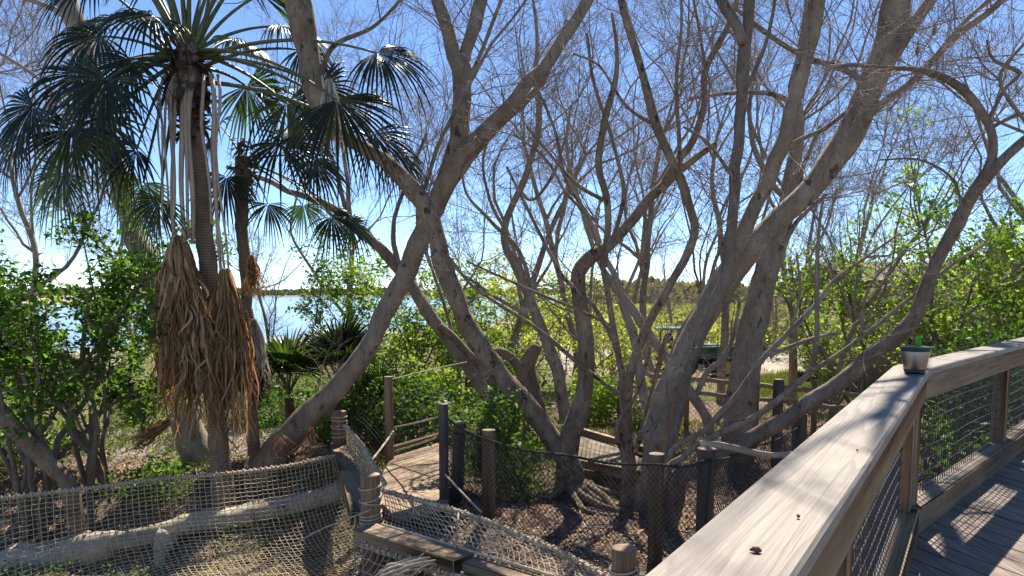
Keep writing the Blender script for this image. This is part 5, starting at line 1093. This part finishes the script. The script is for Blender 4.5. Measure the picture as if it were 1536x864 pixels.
# centre
leafy('leafy_bush', 'bright green broad leaved bush between the platform post and the central tree', 745, 9.7, 1.65, 1.05, 12, 2700, .09, LEAF_MID, seed=10, low=.35, r=.016, asp=.42, clump=.07)
leafy('leafy_bush', 'small green bush at the shaded foot of the central tree', 785, 9.2, .75, 1.0, 10, 1500, .07, LEAF_MID, seed=11, low=.2, r=.01, asp=.42)
leafy('leafy_bush', 'low dense shrub behind the tan platform', 625, 13.2, 1.2, 2.4, 14, 6000, .07, LEAF_MID, seed=12, low=.1, r=.014)
leafy('leafy_bush', 'dense shrub left of the tall slim post', 545, 12.8, 1.5, 2.2, 14, 5200, .07, LEAF_MID, seed=13, low=.1, r=.014)
leafy('leafy_bush', 'shaded shrub under the palmettos', 460, 13.8, 1.4, 2.4, 12, 4600, .075, LEAF_DARK, seed=14, low=.1, r=.014)
leafy('leafy_bush', 'leafy shrub right of the thin palm near the lake', 400, 15.5, 1.5, 2.2, 12, 3600, .08, LEAF_MID, seed=15, low=.1, r=.014)
for i, (lab, px, d, H, W, m, nl) in enumerate([
    ('leafy tree behind the leaning grey trunk, over the lake', 540, 18, 4.5, 3.4, LEAF_MID, 6200), ('leafy tree seen between the two crossing trunks', 625, 17, 4.2, 3.2, LEAF_LIME, 5600),
    ('leafy tree right of the crossing trunks', 705, 19, 4.4, 3.4, LEAF_LIME, 5200), ('yellow green tree behind the thin wavy trunk', 775, 21, 4.5, 3.6, LEAF_YELLOW, 5000),
    ('yellow green tree behind the central tree', 850, 22, 4.3, 3.8, LEAF_YELLOW, 4600), ('pale yellow green shrub beside the many stemmed tree', 915, 24, 2.9, 3.2, LEAF_YELLOW, 2600),
    ('mid green shrub below the crossing trunks', 660, 15.5, 1.5, 2.4, LEAF_LIME, 3000), ('mid green shrub behind the gnarled stump', 765, 16.5, 1.3, 2.6, LEAF_MID, 3000), ('dry green shrub behind the central tree roots', 905, 15.5, 1.3, 2.4, LEAF_LIME, 3600)]):
    leafy('leafy_tree' if H > 2.5 else 'leafy_bush', lab, px, d, H, W, 8, nl, .085+.001*d, m, cat='tree' if H > 2.5 else 'shrub', seed=20+i, low=.2, r=.035 if H > 2.5 else .016, group='leafy growth on the lake side')
# right
for i, (lab, px, d, H, W, m, nl, ln) in enumerate([
    ('broad leafy tree above the tumbler on the right', 1430, 13.5, 5.9, 3.6, LEAF_LIME, 6200, (0, 0)), ('leafy tree at the right edge behind the slanting limb', 1550, 13, 6.0, 3.6, LEAF_MID, 6500, (0, 0)),
    ('lime leaved tree left of the slanting limb on the right', 1325, 15.5, 5.0, 3.2, LEAF_LIME, 4200, (0, 0)), ('low lime leaved tree next to the gravel drive', 1250, 18, 3.2, 2.6, LEAF_LIME, 2600, (0, 0)),
    ('dark dense shrub right behind the far rail section', 1520, 9.5, 2.6, 2.2, LEAF_DARK, 4200, (0, 0)), ('shade-toned green shrub behind the rail corner', 1410, 11.0, 2.5, 2.0, LEAF_DARK, 3600, (0, 0)), ('shade-toned dark shrub under the far rail panel', 1560, 7.8, 1.5, 1.8, LEAF_DARK, 2600, (0, 0)),  # deep green leaf colour on the shrubs by the rail stands for shade
    ('low shade-toned weedy shrub by the deck seen through the wire panel', 1425, 6.8, .7, 1.3, LEAF_DARK, 1200, (0, 0))]):
    leafy('leafy_tree' if H > 3 else 'leafy_bush', lab, px, d, H, W, 8, nl, .10 if H > 3 else .075, m, cat='tree' if H > 3 else 'shrub', seed=40+i, low=.5 if px < 1350 else .22, lean=ln, r=.045 if H > 3 else .018, group='leafy growth on the drive side')
for i, (px, d, H, W, lab) in enumerate([(1060, 30, 1.6, 5, 'grey green scrub beyond the tractor'), (1140, 38, 2.2, 7, 'grey green scrub beyond the drive'), (985, 34, 1.5, 5, 'yellowish scrub left of the tractor'), (1280, 30, 2.2, 5, 'scrub beyond the drive under the lime trees')]):
    leafy('leafy_bush', lab, px, d, H, W, 12, 3400, .13, [LEAF_YELLOW, BRUSH_FAR, LEAF_YELLOW, LEAF_LIME][i], seed=60+i, low=.1, r=.02)

# ------------------------------------------------------------------ ground litter and low growth
def scatter(name, label, n, fx, m, size, lift=.012, flat=.8, asp=.5):
    xy = fx(n); V, q = leaves(np.stack([xy[:, 0], xy[:, 1], gz(xy[:, 0], xy[:, 1])+rng.uniform(.003, lift, len(xy))], 1), size, .25, flat, asp); return tag(mesh(name, V, q, m), label, 'litter', kind='stuff')
LIT = leafmat('dry leaf litter', (0.179, 0.106, 0.063), (0.400, 0.264, 0.171), (0.662, 0.508, 0.367), .1, .8, (1, .9, .8), .2)
def wedge(d0, d1, px0=-80, px1=1500, p=1.0):
    def f(n): d = d0+(d1-d0)*rng.uniform(0, 1, n)**p; return np.stack([(rng.uniform(px0, px1, n)-768)/F*d, d], 1)
    return f
scatter('leaf_litter', 'brown dry leaves and mulch over the woodland floor', 60000, wedge(5, 16, p=.8), LIT, .05, .03, .72)
scatter('wood_chips', 'pale chips and twigs among the dry leaves', 16000, wedge(5.5, 14, 150, 1200, .8), leafmat('pale chips', (.25, .2, .16), (.36, .31, .26), (.5, .45, .4), .05, .8, (1, 1, 1), .2), .07, .03, .8, .16)
sk = MB(); xy = wedge(5.5, 13, -60, 1150, .8)(700); a = rng.uniform(0, 6.28, 700); L = rng.uniform(.1, .45, 700); p0 = np.stack([xy[:, 0], xy[:, 1], gz(xy[:, 0], xy[:, 1])+.02], 1); dd = np.stack([np.cos(a), np.sin(a), rng.normal(0, .08, 700)], 1)*L[:, None]
V, q = tubes(np.stack([p0, p0+dd*.5+rng.normal(0, .012, (700, 3)), p0+dd], 1), rng.uniform(.003, .009, 700)[:, None]*np.array([1, .9, .6]), 5); tag(mesh('fallen_twigs', V, q, TWIG_GREY), 'fallen grey twigs scattered over the dry leaves', 'twigs', kind='stuff')
GRS = leafmat('grass blade', (.05, .075, .02), (.10, .125, .035), (.20, .19, .07), .4, .5)
def grass(name, label, n, fx, h0, keepf=None):
    xy = fx(n)
    if keepf is not None: xy = xy[keepf(xy)]
    n = len(xy); g = np.stack([xy[:, 0], xy[:, 1], gz(xy[:, 0], xy[:, 1])-.01], 1); a = rng.uniform(0, 6.28, n); hh_ = h0*rng.uniform(.4, 1.3, n); w_ = hh_*.07+.004
    s = np.stack([np.cos(a), np.sin(a), 0*a], 1)*w_[:, None]; l = np.stack([rng.normal(0, .35, n), rng.normal(0, .35, n), np.ones(n)], 1)*hh_[:, None]
    return tag(mesh(name, np.stack([g-s, g+s, g+l], 1).reshape(-1, 3), np.arange(n*3).reshape(-1, 3), GRS), label, 'grass', kind='stuff')
cl = rng.uniform(-1, 1, 50)
patch = lambda xy: (np.sin(xy[:, 0]*1.7+1)*np.cos(xy[:, 1]*1.3)+np.sin(xy[:, 0]*.6-xy[:, 1]*.9))+rng.normal(0, .5, len(xy)) > .1
grass('grass', 'tufts of grass over the far lawn and the left clearing', 60000, wedge(11, 30, -60, 1400, 1.4), .13, patch)
grass('drive_grass', 'mown grass strip beyond the split rail fence', 40000, wedge(19, 26, 1090, 1340), .10)
scatter('ground_cover', 'low green weeds and seedlings on the woodland floor', 9000, lambda n: (lambda xy: xy[patch(xy) & ((xy[:, 0] < -2) | (xy[:, 1] > 10.5))])(wedge(7.5, 15, -60, 820, .8)(n*2)), LEAF_MID, .055, .16, .7, .5)
for i, (px, py, lab) in enumerate([(210, 838, 'small green seedling poking up below the hanging net'), (640, 470, 'x')][:1]):
    leafy('seedling', lab, px, 8.0, .35, .5, 4, 130, .05, LEAF_MID, cat='plant', seed=80, low=.3, r=.004)
